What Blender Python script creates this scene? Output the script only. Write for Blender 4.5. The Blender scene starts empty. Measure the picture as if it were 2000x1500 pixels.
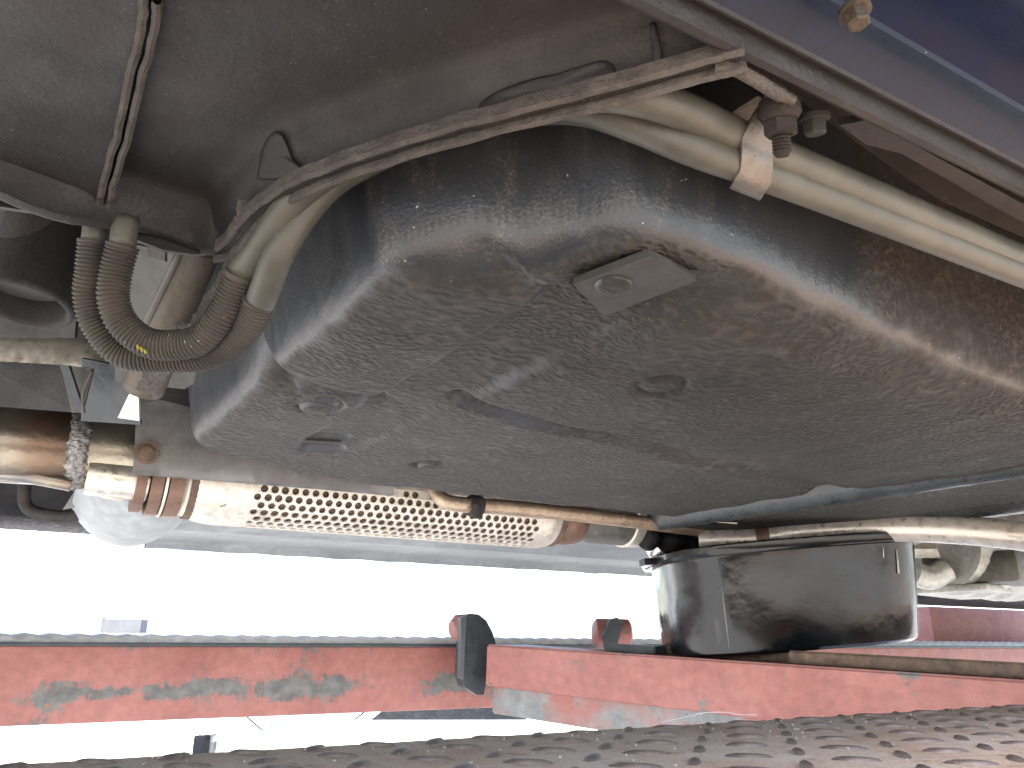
import bpy, bmesh, math, random
import numpy as np
from mathutils import Vector, noise as mnoise
random.seed(7)
S = bpy.context.scene
C = S.collection
PI = math.pi
# ------------------------------------------------------------------ camera, sky, sun, exposure
# world: x runs along the car, y across it (away from the photographer), z up; the eye is 1.45 m above the yard
ZC = 1.45
F = 1540.0
TH = math.radians(18.66)
PH = math.radians(60)
FH = np.array([math.cos(PH), math.sin(PH), 0.0])
RT = np.array([math.sin(PH), -math.cos(PH), 0.0])
FW = FH*math.cos(TH)+np.array([0, 0, math.sin(TH)])
UPV = -FH*math.sin(TH)+np.array([0, 0, math.cos(TH)])
cd = bpy.data.cameras.new('camera')
cam = bpy.data.objects.new('camera', cd)
C.objects.link(cam)
cd.sensor_fit = 'HORIZONTAL'
cd.sensor_width = 36
cd.lens = 36*F/2000
cd.clip_start = 0.01
cd.clip_end = 2000
cam.location = (0, 0, ZC)
cam.rotation_euler = (PI/2+TH, 0, PH-PI/2)
S.camera = cam

SUN_EL = math.radians(52)
SUN_AZ = math.radians(216)          # direction towards the sun, from +x counter-clockwise: from the left, a little to the near side
W = bpy.data.worlds.new('World')
S.world = W
W.use_nodes = True
wn = W.node_tree.nodes
sky = wn.new('ShaderNodeTexSky')
sky.sky_type = 'NISHITA'
sky.sun_disc = False
sky.sun_elevation = SUN_EL
sky.sun_rotation = PI/2-SUN_AZ
sky.dust_density = 2.0
wn['Background'].inputs['Strength'].default_value = 0.15
W.node_tree.links.new(sky.outputs[0], wn['Background'].inputs['Color'])
sl = bpy.data.lights.new('sun', 'SUN')
sl.energy = 2.8
sl.angle = math.radians(0.5)
sl.color = (1, .95, .87)
so = bpy.data.objects.new('sun', sl)
C.objects.link(so)
sd = Vector((math.cos(SUN_AZ)*math.cos(SUN_EL), math.sin(SUN_AZ)*math.cos(SUN_EL), math.sin(SUN_EL)))
so.rotation_euler = sd.to_track_quat('Z', 'Y').to_euler()
so.location = (0, 0, 6)
S.view_settings.view_transform = 'Standard'
S.view_settings.look = 'None'
S.view_settings.exposure = 2.5
S.view_settings.gamma = 1
S.cycles.max_bounces = 8
S.cycles.diffuse_bounces = 5
S.cycles.caustics_reflective = False
S.cycles.caustics_refractive = False

# ------------------------------------------------------------------ points
def ray(px, py):
    return RT*(px-1000)/F+UPV*(750-py)/F+FW
def V(x, y, z):
    return Vector((x, y, z+ZC))
def _v(q):
    return Vector((q[0], q[1], q[2]+ZC))
def atz(px, py, z):
    r = ray(px, py); return _v(r*z/r[2])
def aty(px, py, y):
    r = ray(px, py); return _v(r*y/r[1])
def atd(px, py, d):
    return _v(ray(px, py)*d)

# ------------------------------------------------------------------ materials
def lerp3(a, b, t): return tuple(a[i]*(1-t)+b[i]*t for i in range(3))
class NT:
    def __init__(s, name):
        s.m = bpy.data.materials.new(name); s.m.use_nodes = True
        s.n = s.m.node_tree.nodes; s.l = s.m.node_tree.links
        s.b = s.n['Principled BSDF']; s.geo = None; s.tc = None
    def link(s, a, b): s.l.new(a, b)
    def pos(s, scale=(1, 1, 1), rot=(0, 0, 0)):
        if not s.tc: s.tc = s.n.new('ShaderNodeTexCoord')
        mp = s.n.new('ShaderNodeMapping'); mp.inputs['Scale'].default_value = scale; mp.inputs['Rotation'].default_value = rot
        s.link(s.tc.outputs['Object'], mp.inputs['Vector']); return mp.outputs[0]
    def noise(s, scale, detail=4, rough=.55, vec=None, dist=0):
        t = s.n.new('ShaderNodeTexNoise'); t.inputs['Scale'].default_value = scale; t.inputs['Detail'].default_value = detail
        t.inputs['Roughness'].default_value = rough; t.inputs['Distortion'].default_value = dist
        s.link(vec if vec else s.pos(), t.inputs['Vector']); return t.outputs['Fac']
    def voro(s, scale, feature='F1', vec=None, out='Distance', rnd=1.0):
        t = s.n.new('ShaderNodeTexVoronoi'); t.feature = feature; t.inputs['Scale'].default_value = scale
        t.inputs['Randomness'].default_value = rnd
        s.link(vec if vec else s.pos(), t.inputs['Vector']); return t.outputs[out]
    def wave(s, scale, vec=None, axis='X', dist=0):
        t = s.n.new('ShaderNodeTexWave'); t.bands_direction = axis; t.inputs['Scale'].default_value = scale
        t.inputs['Distortion'].default_value = dist
        s.link(vec if vec else s.pos(), t.inputs['Vector']); return t.outputs['Fac']
    def ramp(s, fac, stops):
        r = s.n.new('ShaderNodeValToRGB'); e = r.color_ramp.elements
        while len(e) > 1: e.remove(e[-1])
        e[0].position = stops[0][0]; c = stops[0][1]
        e[0].color = (c, c, c, 1) if isinstance(c, (int, float)) else (*c, 1)
        for p, c in stops[1:]:
            x = e.new(p); x.color = (c, c, c, 1) if isinstance(c, (int, float)) else (*c, 1)
        s.link(fac, r.inputs[0]); return r.outputs[0]
    def mix(s, fac, a, b, mode='MIX'):
        m = s.n.new('ShaderNodeMix'); m.data_type = 'RGBA'; m.blend_type = mode
        for v, i in ((fac, 0), (a, 6), (b, 7)):
            if isinstance(v, (int, float)): m.inputs[i].default_value = v if i == 0 else (v, v, v, 1)
            elif isinstance(v, tuple): m.inputs[i].default_value = (*v, 1)
            else: s.link(v, m.inputs[i])
        return m.outputs[2]
    def math(s, op, a, b=0.0):
        m = s.n.new('ShaderNodeMath'); m.operation = op
        for v, i in ((a, 0), (b, 1)):
            if isinstance(v, (int, float)): m.inputs[i].default_value = v
            else: s.link(v, m.inputs[i])
        return m.outputs[0]
    def normal_axis(s, k):
        g = s.n.new('ShaderNodeNewGeometry'); x = s.n.new('ShaderNodeSeparateXYZ')
        s.link(g.outputs['Normal'], x.inputs[0]); return x.outputs[k]
    def obj_axis(s, k):
        x = s.n.new('ShaderNodeSeparateXYZ'); s.link(s.pos(), x.inputs[0]); return x.outputs[k]
    def bump(s, h, dist, strength=1.0):
        b = s.n.new('ShaderNodeBump'); b.inputs['Distance'].default_value = dist
        if isinstance(strength, (int, float)): b.inputs['Strength'].default_value = strength
        else: s.link(strength, b.inputs['Strength'])
        s.link(h, b.inputs['Height'])
        if s.b.inputs['Normal'].is_linked: s.link(s.b.inputs['Normal'].links[0].from_socket, b.inputs['Normal'])
        s.link(b.outputs[0], s.b.inputs['Normal'])
    def done(s, col, rough=.6, metal=0, spec=.5):
        for v, k in ((col, 'Base Color'), (rough, 'Roughness'), (metal, 'Metallic'), (spec, 'Specular IOR Level')):
            if isinstance(v, tuple): s.b.inputs[k].default_value = (*v, 1)
            elif isinstance(v, (int, float)): s.b.inputs[k].default_value = v
            else: s.link(v, s.b.inputs[k])
        return s.m

def grimy(name, a, b, scale=18, rough=.65, metal=0, bumps=((180, .0006),), spec=.5, speck=None, blot=None, rvar=.15, c=None):
    t = NT(name)
    n1 = t.noise(scale, 6, .6)
    col = t.ramp(n1, [(.32, a), (.68, b)] if c is None else [(.3, a), (.5, c), (.72, b)])
    n2 = t.noise(scale*7, 4)
    col = t.mix(.35, col, t.ramp(n2, [(.3, .25), (.7, .8)]), 'OVERLAY')
    if blot:                                   # patches: scale, threshold, colour
        for sc_, th_, cc in blot:
            col = t.mix(t.ramp(t.noise(sc_, 6, .65), [(th_, 0), (th_+.07, 1)]), col, cc)
    if speck:
        for sc_, th_, cc in speck:
            col = t.mix(t.ramp(t.noise(sc_, 2, .6), [(th_, 0), (th_+.04, 1)]), col, cc)
    for sc_, d in bumps: t.bump(t.noise(sc_, 4, .6), d)
    rr = t.ramp(n2, [(.3, max(.02, rough-rvar)), (.7, min(1, rough+rvar))])
    return t.done(col, rr, metal, spec)

MT = {}
MT['undercoat'] = grimy('undercoat', (.019, .0158, .0150), (.038, .032, .0300), 14, .6, bumps=((50, .0012), (420, .0004)),
                        speck=((800, .70, (.22, .20, .18)), (1400, .72, (.25, .23, .21))), blot=((30, .73, (.15, .07, .03)),))
def undercoat():
    t = NT('undercoat')
    n = t.noise(11, 7, .62)
    col = t.ramp(n, [(.28, (.0085, .0072, .0074)), (.5, (.0155, .0133, .0128)), (.74, (.028, .0238, .022))])
    col = t.mix(t.ramp(t.noise(5, 4, .6), [(.42, 0), (.66, .55)]), col, (.028, .0238, .022))
    col = t.mix(.25, col, t.ramp(t.noise(90, 4, .65), [(.3, .22), (.7, .8)]), 'OVERLAY')
    zone = t.ramp(t.noise(17, 5, .65), [(.55, 0), (.70, .7)])
    fine = t.ramp(t.noise(560, 3, .65), [(.57, 0), (.66, 1)])
    col = t.mix(t.math('MULTIPLY', zone, fine), col, (.12, .11, .10))
    col = t.mix(t.ramp(t.noise(1000, 2, .6), [(.70, 0), (.74, 1)]), col, (.2, .185, .165))
    col = t.mix(t.ramp(t.noise(24, 3, .5), [(.70, 0), (.76, .75)]), col, (.085, .040, .020))
    down = t.math('MULTIPLY', t.normal_axis(2), -1.0)      # facing mask: shade of the upright walls is put into the colour
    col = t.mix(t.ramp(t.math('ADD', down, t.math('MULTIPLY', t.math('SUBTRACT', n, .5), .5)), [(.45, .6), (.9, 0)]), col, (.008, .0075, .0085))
    t.bump(t.noise(45, 4), .0011); t.bump(t.noise(420, 4, .6), .00025); t.bump(fine, .00012)
    return t.done(col, t.ramp(t.noise(30, 4), [(.3, .48), (.7, .72)]))
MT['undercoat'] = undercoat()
MT['floor_dark'] = grimy('floor_dark', (.028, .026, .026), (.055, .05, .048), 12, .75, speck=((300, .72, (.2, .18, .16)),))
MT['seam'] = grimy('seam', (.040, .035, .031), (.09, .081, .071), 60, .8, bumps=((120, .003), (500, .0008)), speck=((160, .66, (.05, .04, .035)),))
MT['pipe_coat'] = grimy('pipe_coat', (.064, .064, .054), (.09, .089, .074), 10, .48, bumps=((900, .0001),), speck=((220, .74, (.16, .10, .06)), (600, .74, (.1, .07, .05))), rvar=.06)
MT['hose'] = grimy('hose', (.040, .035, .029), (.068, .059, .048), 40, .7, bumps=((600, .0003),), speck=((300, .72, (.3, .27, .22)),))
MT['hose_mark'] = grimy('hose_mark', (.26, .23, .03), (.34, .29, .04), 40, .6)
MT['zinc'] = grimy('zinc', (.105, .099, .092), (.17, .16, .148), 30, .45, .55, bumps=((400, .0003),), speck=((420, .67, (.16, .07, .03)),))
MT['rusty_bolt'] = grimy('rusty_bolt', (.010, .008, .007), (.026, .018, .0145), 60, .75, .3, bumps=((500, .0006),))
MT['brass_bolt'] = grimy('brass_bolt', (.035, .026, .016), (.07, .053, .034), 60, .6, .4, bumps=((500, .0006),))
MT['black_plastic'] = grimy('black_plastic', (.008, .008, .009), (.02, .02, .02), 20, .55, spec=.2)
MT['black_gloss'] = grimy('black_gloss', (.02, .024, .025), (.05, .056, .057), 25, .33, rvar=.1, bumps=((300, .0004),))
MT['black_steel'] = grimy('black_steel', (.022, .027, .032), (.045, .052, .060), 25, .42)
MT['rubber'] = grimy('rubber', (.012, .0105, .010), (.028, .025, .023), 25, .8, bumps=((300, .0006),))
MT['grey_sheet'] = grimy('grey_sheet', (.10, .10, .092), (.15, .146, .132), 12, .5, .35, speck=((350, .74, (.34, .33, .3)),))
MT['dark_sheet'] = grimy('dark_sheet', (.050, .049, .044), (.085, .081, .072), 14, .55, .2, speck=((350, .73, (.3, .27, .24)),))
MT['brown_sheet'] = grimy('brown_sheet', (.06, .05, .038), (.10, .083, .062), 14, .55, .2)
MT['alu'] = grimy('alu', (.55, .5, .41), (.72, .67, .57), 14, .36, .85, bumps=((150, .0004),), speck=((90, .74, (.25, .2, .13)),))
MT['alu_dull'] = grimy('alu_dull', (.11, .108, .104), (.17, .166, .158), 9, .45, .5, bumps=((60, .0008),), speck=((300, .74, (.2, .17, .14)),))
MT['cream_alu'] = grimy('cream_alu', (.50, .465, .40), (.64, .605, .53), 18, .42, .45, bumps=((110, .0007),), blot=((70, .66, (.13, .095, .065)),))
MT['rust_dark'] = grimy('rust_dark', (.06, .042, .032), (.15, .10, .07), 90, .85, bumps=((300, .001),))
MT['brown_metal'] = grimy('brown_metal', (.11, .065, .045), (.21, .13, .09), 35, .5, .4, speck=((160, .70, (.05, .03, .02)),), bumps=((200, .0007),))
MT['small_pipe'] = grimy('small_pipe', (.26, .19, .13), (.43, .34, .25), 40, .42, .6, speck=((200, .68, (.12, .07, .04)),), bumps=((400, .0003),))
MT['pale_pipe'] = grimy('pale_pipe', (.50, .46, .40), (.62, .57, .50), 10, .35, .5, bumps=((300, .0002),), speck=((700, .76, (.2, .17, .14)),))
MT['bright_metal'] = grimy('bright_metal', (.6, .58, .52), (.75, .73, .67), 14, .22, .9)
MT['weld'] = grimy('weld', (.07, .065, .065), (.38, .37, .35), 170, .4, .8, bumps=((260, .003),))
MT['engine_alu'] = grimy('engine_alu', (.30, .295, .265), (.48, .47, .42), 20, .5, .4, bumps=((90, .001),), speck=((200, .72, (.08, .07, .05)),))
MT['engine_dark'] = grimy('engine_dark', (.06, .055, .045), (.15, .14, .115), 20, .5, .3)
MT['pan'] = None
MT['dusty_sheet'] = grimy('dusty_sheet', (.026, .025, .0225), (.046, .0435, .039), 18, .65, bumps=((250, .0006),), speck=((700, .72, (.12, .11, .1)),))
MT['navy'] = grimy('navy', (.0028, .0065, .024), (.004, .009, .031), 8, .42, bumps=((900, .0001),), speck=((500, .78, (.3, .3, .32)),), rvar=.08, spec=.1)
MT['sill_paint'] = grimy('sill_paint', (.0095, .0155, .032), (.014, .021, .040), 16, .45, bumps=((300, .0002),), speck=((380, .77, (.6, .6, .6)),), rvar=.08, spec=.2)
MT['white_paint'] = grimy('white_paint', (.75, .76, .77), (.8, .8, .8), 8, .35)
MT['glass_dark'] = grimy('glass_dark', (.006, .0075, .010), (.010, .012, .015), 8, .2, spec=.12)
MT['concrete'] = grimy('concrete', (.42, .40, .37), (.56, .54, .50), 1.2, .85, bumps=((40, .003),), blot=((.8, .66, (.36, .34, .31)),))
MT['wall'] = grimy('wall', (.7, .7, .68), (.78, .78, .76), 2, .8, bumps=((60, .002),))
MT['green_panel'] = grimy('green_panel', (.20, .30, .265), (.24, .34, .30), 2, .4)
MT['grey_block'] = grimy('grey_block', (.07, .073, .082), (.095, .098, .108), 4, .7)
MT['rope'] = grimy('rope', (.6, .6, .62), (.75, .75, .77), 60, .5, .2)
MT['far_cover'] = grimy('far_cover', (.26, .29, .30), (.36, .39, .40), 9, .6, bumps=((40, .001),), speck=((300, .76, (.4, .4, .4)),))
MT['crumb'] = grimy('crumb', (.3, .26, .21), (.55, .5, .43), 300, .9)
MT['tyre'] = grimy('tyre', (.02, .02, .02), (.035, .035, .035), 40, .85)

def red_paint(name, grey_band=False):
    t = NT(name)
    col = t.ramp(t.noise(9, 6, .6), [(.3, (.25, .088, .074)), (.7, (.325, .135, .116))])
    col = t.mix(.3, col, t.ramp(t.noise(70, 4), [(.3, .3), (.7, .75)]), 'OVERLAY')
    worn = t.noise(13, 8, .7, t.pos((.55, 1, 1.6)))
    if grey_band:
        z = t.obj_axis(2)
        band = t.ramp(t.math('ABSOLUTE', t.math('ADD', z, .010)), [(0, .15), (.034, 0)])
        hatch = t.math('MULTIPLY', t.math('SUBTRACT', t.noise(110, 4, .7, t.pos((1, 1, .22))), .5), .34)
        patch = t.math('MULTIPLY', t.math('SUBTRACT', t.noise(5, 2), .5), .35)
        worn = t.math('ADD', t.math('ADD', worn, band), t.math('ADD', hatch, patch))
    col = t.mix(t.ramp(worn, [(.60, 0), (.66, 1)]), col, t.ramp(t.noise(50, 4), [(.35, (.085, .083, .08)), (.65, (.155, .152, .146))]))
    col = t.mix(t.ramp(t.noise(260, 3, .6), [(.69, 0), (.73, 1)]), col, (.09, .07, .06))
    t.bump(worn, .0008); t.bump(t.noise(160, 4), .0006)
    return t.done(col, t.ramp(t.noise(30), [(.3, .42), (.7, .62)]))
def worn_steel():
    t = NT('worn_steel')
    col = t.ramp(t.noise(30, 6, .65), [(.35, (.13, .145, .15)), (.65, (.235, .25, .25))])
    col = t.mix(t.ramp(t.noise(7, 5, .6, t.pos((1, .6, 1))), [(.46, 0), (.56, 1)]), col, (.29, .115, .098))
    col = t.mix(t.ramp(t.noise(200, 3, .6), [(.64, 0), (.70, .8)]), col, (.07, .06, .055))
    t.bump(t.noise(120, 5), .0008)
    return t.done(col, .55)
MT['worn_steel'] = worn_steel()
MT['red'] = red_paint('red')
MT['red_worn'] = red_paint('red_worn', True)

def tank_mat():
    t = NT('tank_plastic')
    down = t.math('MULTIPLY', t.normal_axis(2), -1.0)
    near = t.math('MULTIPLY', t.normal_axis(1), -1.0)
    side = t.math('MULTIPLY', near, t.ramp(t.obj_axis(0), [(.02, 0), (.1, .95)]) if False else 0.0)
    x = t.obj_axis(0)
    # dust sits on everything that faces the road, and on the flank swept by the wheel spray
    xm = t.n.new('ShaderNodeMapRange'); xm.inputs[1].default_value = -.42; xm.inputs[2].default_value = -.20
    t.link(x, xm.inputs[0])
    flank = t.math('MULTIPLY', t.math('MAXIMUM', near, 0.0), xm.outputs[0])
    wet = t.math('MAXIMUM', down, flank)
    big = t.noise(22, 5, .6)
    wv = t.math('ADD', wet, t.math('MULTIPLY', t.math('SUBTRACT', big, .5), .55))
    dust = t.ramp(wv, [(.73, 0), (.92, 1)])
    plastic = t.ramp(t.noise(9, 4), [(.3, (.019, .023, .029)), (.7, (.032, .037, .043))])
    # dried drip streaks and specks on the bare plastic
    st = t.noise(75, 3, .5, t.pos((1, 1, .10)))
    dots = t.noise(650, 2, .6)
    sm = t.n.new('ShaderNodeMapRange'); sm.inputs[1].default_value = -.33; sm.inputs[2].default_value = -.42; t.link(x, sm.inputs[0])
    zone = t.math('MULTIPLY', t.ramp(st, [(.48, 0), (.68, 1)]), sm.outputs[0])
    plastic = t.mix(t.math('MULTIPLY', zone, t.ramp(dots, [(.50, .08), (.68, .6)])), plastic, (.16, .157, .145))
    plastic = t.mix(t.ramp(t.noise(300, 2, .6), [(.735, 0), (.77, 1)]), plastic, (.38, .37, .34))
    dcol = t.ramp(t.noise(7, 6, .6), [(.28, (.0215, .0210, .0188)), (.5, (.030, .0288, .0258)), (.74, (.042, .0398, .0358))])
    fl = t.mix(flank, dcol, (.026, .0232, .0222))
    # ripples left by spray: net of ridges, stretched across the travel
    warp = t.n.new('ShaderNodeVectorMath'); warp.operation = 'ADD'
    wn_ = t.n.new('ShaderNodeTexNoise'); wn_.inputs['Scale'].default_value = 38; wn_.inputs['Detail'].default_value = 2
    t.link(t.pos(), wn_.inputs['Vector'])
    sc_ = t.n.new('ShaderNodeVectorMath'); sc_.operation = 'SCALE'; sc_.inputs['Scale'].default_value = .012
    t.link(wn_.outputs['Color'], sc_.inputs[0])
    t.link(t.pos(), warp.inputs[0]); t.link(sc_.outputs[0], warp.inputs[1])
    mp = t.n.new('ShaderNodeMapping'); mp.inputs['Scale'].default_value = (1.0, 1.4, 1.2); mp.inputs['Rotation'].default_value = (0, 0, math.radians(22))
    t.link(warp.outputs[0], mp.inputs[0])
    v = t.voro(215, 'SMOOTH_F1', mp.outputs[0])
    v2 = t.voro(120, 'SMOOTH_F1', mp.outputs[0])
    r = t.n.new('ShaderNodeSeparateXYZ'); t.link(t.pos(), r.inputs[0])
    sel = t.ramp(t.noise(9, 2), [(.42, 0), (.6, 1)])
    net = t.mix(sel, v, v2)
    dcol2 = t.mix(t.ramp(net, [(.42, 0), (.80, .55)]), fl, (.10, .092, .081))
    dcol2 = t.mix(t.ramp(t.noise(520, 2, .6), [(.72, 0), (.76, 1)]), dcol2, (.32, .29, .25))
    col = t.mix(dust, plastic, dcol2)
    col = t.mix(t.ramp(t.noise(260, 3, .6), [(.70, 0), (.74, .8)]), col, (.03, .027, .024))
    t.bump(net, .0029, t.math('MULTIPLY', t.ramp(wv, [(.74, .02), (.97, 1)]), t.math('SUBTRACT', 1.0, t.math('MULTIPLY', flank, .7))))
    t.bump(t.noise(500, 3), .0003)
    t.bump(t.noise(30, 3), .0012, .6)
    rough = t.ramp(dust, [(0, .33), (1, .72)])
    return t.done(col, rough, 0, t.ramp(dust, [(0, .55), (1, .35)]))
MT['tank'] = tank_mat()

def pan_mat():
    t = NT('pan_black')
    col = t.ramp(t.noise(10, 5), [(.3, (.0035, .004, .005)), (.7, (.007, .0075, .009))])
    st = t.noise(26, 4, .6, t.pos((1, 1, .08)))
    col = t.mix(t.ramp(st, [(.64, 0), (.72, .5)]), col, (.09, .075, .07))
    t.bump(t.noise(7, 2), .006); t.bump(t.noise(24, 3), .0012)
    return t.done(col, t.ramp(t.noise(14, 4), [(.35, .13), (.7, .34)]), 0, .45)
MT['pan'] = pan_mat()
MT['drip'] = grimy('drip', (.35, .35, .36), (.5, .5, .5), 60, .3)
MT['pan_edge'] = grimy('pan_edge', (.10, .105, .11), (.16, .165, .17), 60, .35)

def plate_mat(name, lug=False):
    t = NT(name)
    if lug:
        col = t.ramp(t.noise(120, 4), [(.3, (.12, .09, .08)), (.7, (.30, .23, .185))])
        t.bump(t.noise(400, 4), .0003)
        return t.done(col, .5, .35)
    col = t.ramp(t.noise(13, 6, .65), [(.28, (.54, .33, .205)), (.5, (.66, .48, .345)), (.75, (.70, .575, .45))])
    col = t.mix(t.ramp(t.noise(45, 6, .7), [(.56, 0), (.68, .8)]), col, (.40, .20, .10))
    col = t.mix(t.ramp(t.noise(600, 2, .6), [(.35, .35), (.48, 0)]), col, (.10, .075, .06))
    col = t.mix(t.ramp(t.noise(420, 2, .6), [(.69, 0), (.73, 1)]), col, (.62, .58, .5))
    t.bump(t.noise(420, 4, .6), .0004); t.bump(t.noise(60, 4), .0006)
    return t.done(col, .85, 0, .3)
MT['plate'] = plate_mat('plate'); MT['lug'] = plate_mat('lug', True)

def exhaust_mat():
    t = NT('exhaust_steel')
    x = t.obj_axis(0)
    w = t.math('ADD', x, t.math('MULTIPLY', t.math('SUBTRACT', t.noise(12, 4), .5), .05))
    mr = t.n.new('ShaderNodeMapRange'); mr.inputs[1].default_value = -.26; mr.inputs[2].default_value = .22
    t.link(w, mr.inputs[0])
    col = t.ramp(mr.outputs[0], [(0, (.42, .40, .36)), (.45, (.38, .355, .31)), (.555, (.17, .165, .165)), (.60, (.27, .235, .185)),
                                 (.66, (.17, .115, .08)), (.73, (.11, .08, .06)), (.78, (.30, .265, .205)), (1, (.36, .33, .27))])
    col = t.mix(t.ramp(t.noise(30, 6, .7), [(.60, 0), (.72, .6)]), col, (.22, .15, .09))
    t.bump(t.noise(90, 4), .0008)
    return t.done(col, t.ramp(t.noise(25), [(.3, .26), (.7, .42)]), .95)
MT['exhaust'] = exhaust_mat()

# ------------------------------------------------------------------ object helpers
WL = {}
def empty(name, loc, label, cat, group=None):
    o = bpy.data.objects.new(name, None); C.objects.link(o)
    o.location = loc; o.empty_display_size = .05
    o['label'] = label; o['category'] = cat
    if group: o['group'] = group
    WL[o.name] = Vector(loc); return o
def tag(o, label=None, cat=None, group=None, kind=None):
    for k, v in (('label', label), ('category', cat), ('group', group), ('kind', kind)):
        if v: o[k] = v
    return o
def obj(name, g, mat, parent=None, smooth=35, label=None, kind=None, recalc=True):
    vs, fs = g
    vs = [Vector(v) for v in vs]
    lo = Vector((min(v[i] for v in vs) for i in range(3))); hi = Vector((max(v[i] for v in vs) for i in range(3)))
    ctr = (lo+hi)/2
    me = bpy.data.meshes.new(name)
    me.from_pydata([v-ctr for v in vs], [], fs)
    if recalc:
        bm = bmesh.new(); bm.from_mesh(me); bmesh.ops.recalc_face_normals(bm, faces=bm.faces); bm.to_mesh(me); bm.free()
    if smooth:
        me.shade_smooth()
        if smooth < 180: me.set_sharp_from_angle(angle=math.radians(smooth))
    me.materials.append(MT[mat])
    o = bpy.data.objects.new(name, me); C.objects.link(o)
    if parent is not None:
        o.parent = parent; o.location = ctr-WL[parent.name]
    else: o.location = ctr
    WL[o.name] = ctr
    if label: o['label'] = label
    if kind: o['kind'] = kind
    return o
def join(*gs):
    vs, fs = [], []
    for a, b in gs:
        k = len(vs); vs += list(a); fs += [tuple(i+k for i in f) for f in b]
    return vs, fs
def spline(pts, n=12):
    pts = [Vector(p) for p in pts]; out = []
    P = [pts[0]*2-pts[1]]+pts+[pts[-1]*2-pts[-2]]
    for i in range(1, len(P)-2):
        a, b, c, d = P[i-1:i+3]
        for k in range(n):
            t = k/n
            out.append(.5*((2*b)+(c-a)*t+(2*a-5*b+4*c-d)*t*t+(3*b-a-3*c+d)*t**3))
    out.append(pts[-1]); return out
def resample(path, step):
    L = [0]
    for a, b in zip(path, path[1:]): L.append(L[-1]+(b-a).length)
    n = max(2, int(L[-1]/step)); out = []; j = 0
    for i in range(n+1):
        s = L[-1]*i/n
        while j < len(L)-2 and L[j+1] < s: j += 1
        t = (s-L[j])/max(1e-9, L[j+1]-L[j]); out.append(path[j].lerp(path[j+1], t))
    return out, L[-1]
def tube(path, r, n=16, cap=True, rx=None, shape=None):
    """r: number or function(i, count) -> radius"""
    path = [Vector(p) for p in path]
    vs, fs = [], []
    t0 = (path[1]-path[0]).normalized()
    ref = Vector((0, 0, 1)) if abs(t0.z) < .9 else Vector((1, 0, 0))
    u = t0.cross(ref).normalized()
    N = len(path)
    for i, p in enumerate(path):
        t = (path[min(i+1, N-1)]-path[max(i-1, 0)]).normalized()
        u = (u-t*u.dot(t)).normalized(); w = t.cross(u)
        rr = r(i, N) if callable(r) else r
        for k in range(n):
            a = 2*PI*k/n
            q = rr*(shape(i, k) if shape else 1)
            vs.append(p+u*math.cos(a)*q+w*math.sin(a)*q)
    for i in range(N-1):
        for k in range(n):
            fs.append((i*n+k, i*n+(k+1) % n, (i+1)*n+(k+1) % n, (i+1)*n+k))
    if cap:
        fs.append(tuple(range(n))[::-1]); fs.append(tuple((N-1)*n+k for k in range(n)))
    return vs, fs
def loft(rows, close=False):
    n = len(rows[0]); vs = [Vector(v) for r in rows for v in r]; fs = []
    for i in range(len(rows)-1):
        for k in range(n if close else n-1):
            fs.append((i*n+k, i*n+(k+1) % n, (i+1)*n+(k+1) % n, (i+1)*n+k))
    return vs, fs
def slab(pts, thick, direction=None):
    """closed plate: polygon of world points, given thickness along `direction` (default its own normal, away from the eye)"""
    pts = [Vector(p) for p in pts]; c = sum(pts, Vector())/len(pts)
    if direction is None:
        nrm = Vector()
        for a, b in zip(pts, pts[1:]+pts[:1]): nrm += (a-c).cross(b-c)
        nrm.normalize()
        if nrm.dot(c-Vector((0, 0, ZC))) < 0: nrm = -nrm
    else: nrm = Vector(direction).normalized()
    n = len(pts); vs = pts+[p+nrm*thick for p in pts]
    fs = [tuple(range(n)), tuple(range(2*n-1, n-1, -1))]+[(i, (i+1) % n, n+(i+1) % n, n+i) for i in range(n)]
    return vs, fs
def box(c, sx, sy, sz, rz=0, bev=0.0, tilt=None):
    bm = bmesh.new(); bmesh.ops.create_cube(bm, size=1)
    for v in bm.verts: v.co = Vector((v.co.x*sx, v.co.y*sy, v.co.z*sz))
    if bev: bmesh.ops.bevel(bm, geom=bm.edges[:], offset=bev, segments=2, affect='EDGES', profile=.6)
    M = Vector(c)
    ca, sa = math.cos(rz), math.sin(rz)
    vs = []
    bm.verts.ensure_lookup_table(); bm.verts.index_update()
    for v in bm.verts:
        x, y, z = v.co
        if tilt: z += x*tilt[0]+y*tilt[1]
        vs.append(Vector((x*ca-y*sa, x*sa+y*ca, z))+M)
    fs = [tuple(v.index for v in f.verts) for f in bm.faces]
    bm.free(); return vs, fs
def cyl(a, b, r, n=20, r2=None):
    a, b = Vector(a), Vector(b)
    return tube([a, b], (lambda i, N: r if i == 0 else (r2 if r2 is not None else r)), n)
def bolt(c, axis, r, h, thread=None, hexa=True):
    """hex head with a washer, along axis (pointing out of the surface); optional threaded end (radius, length)"""
    c = Vector(c); ax = Vector(axis).normalized()
    g = [tube([c, c+ax*h*.25, c+ax*h*.28], lambda i, N: (r*1.35, r*1.35, r*1.2)[i], 20),
         tube([c+ax*h*.25, c+ax*h*.9, c+ax*h], lambda i, N: (r, r, r*.8)[i], 6 if hexa else 20)]
    if thread:
        tr, tl = thread; k = int(tl/.0009)
        pp = [c+ax*(h+tl*i/k) for i in range(k+1)]
        g.append(tube(pp, lambda i, N: tr*(1.0 if i % 2 else .86)*(1 if i < N-2 else .8), 12))
    return join(*g)
def smooth01(x, a, b):
    t = np.clip((x-a)/(b-a), 0, 1); return t*t*(3-2*t)
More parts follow.
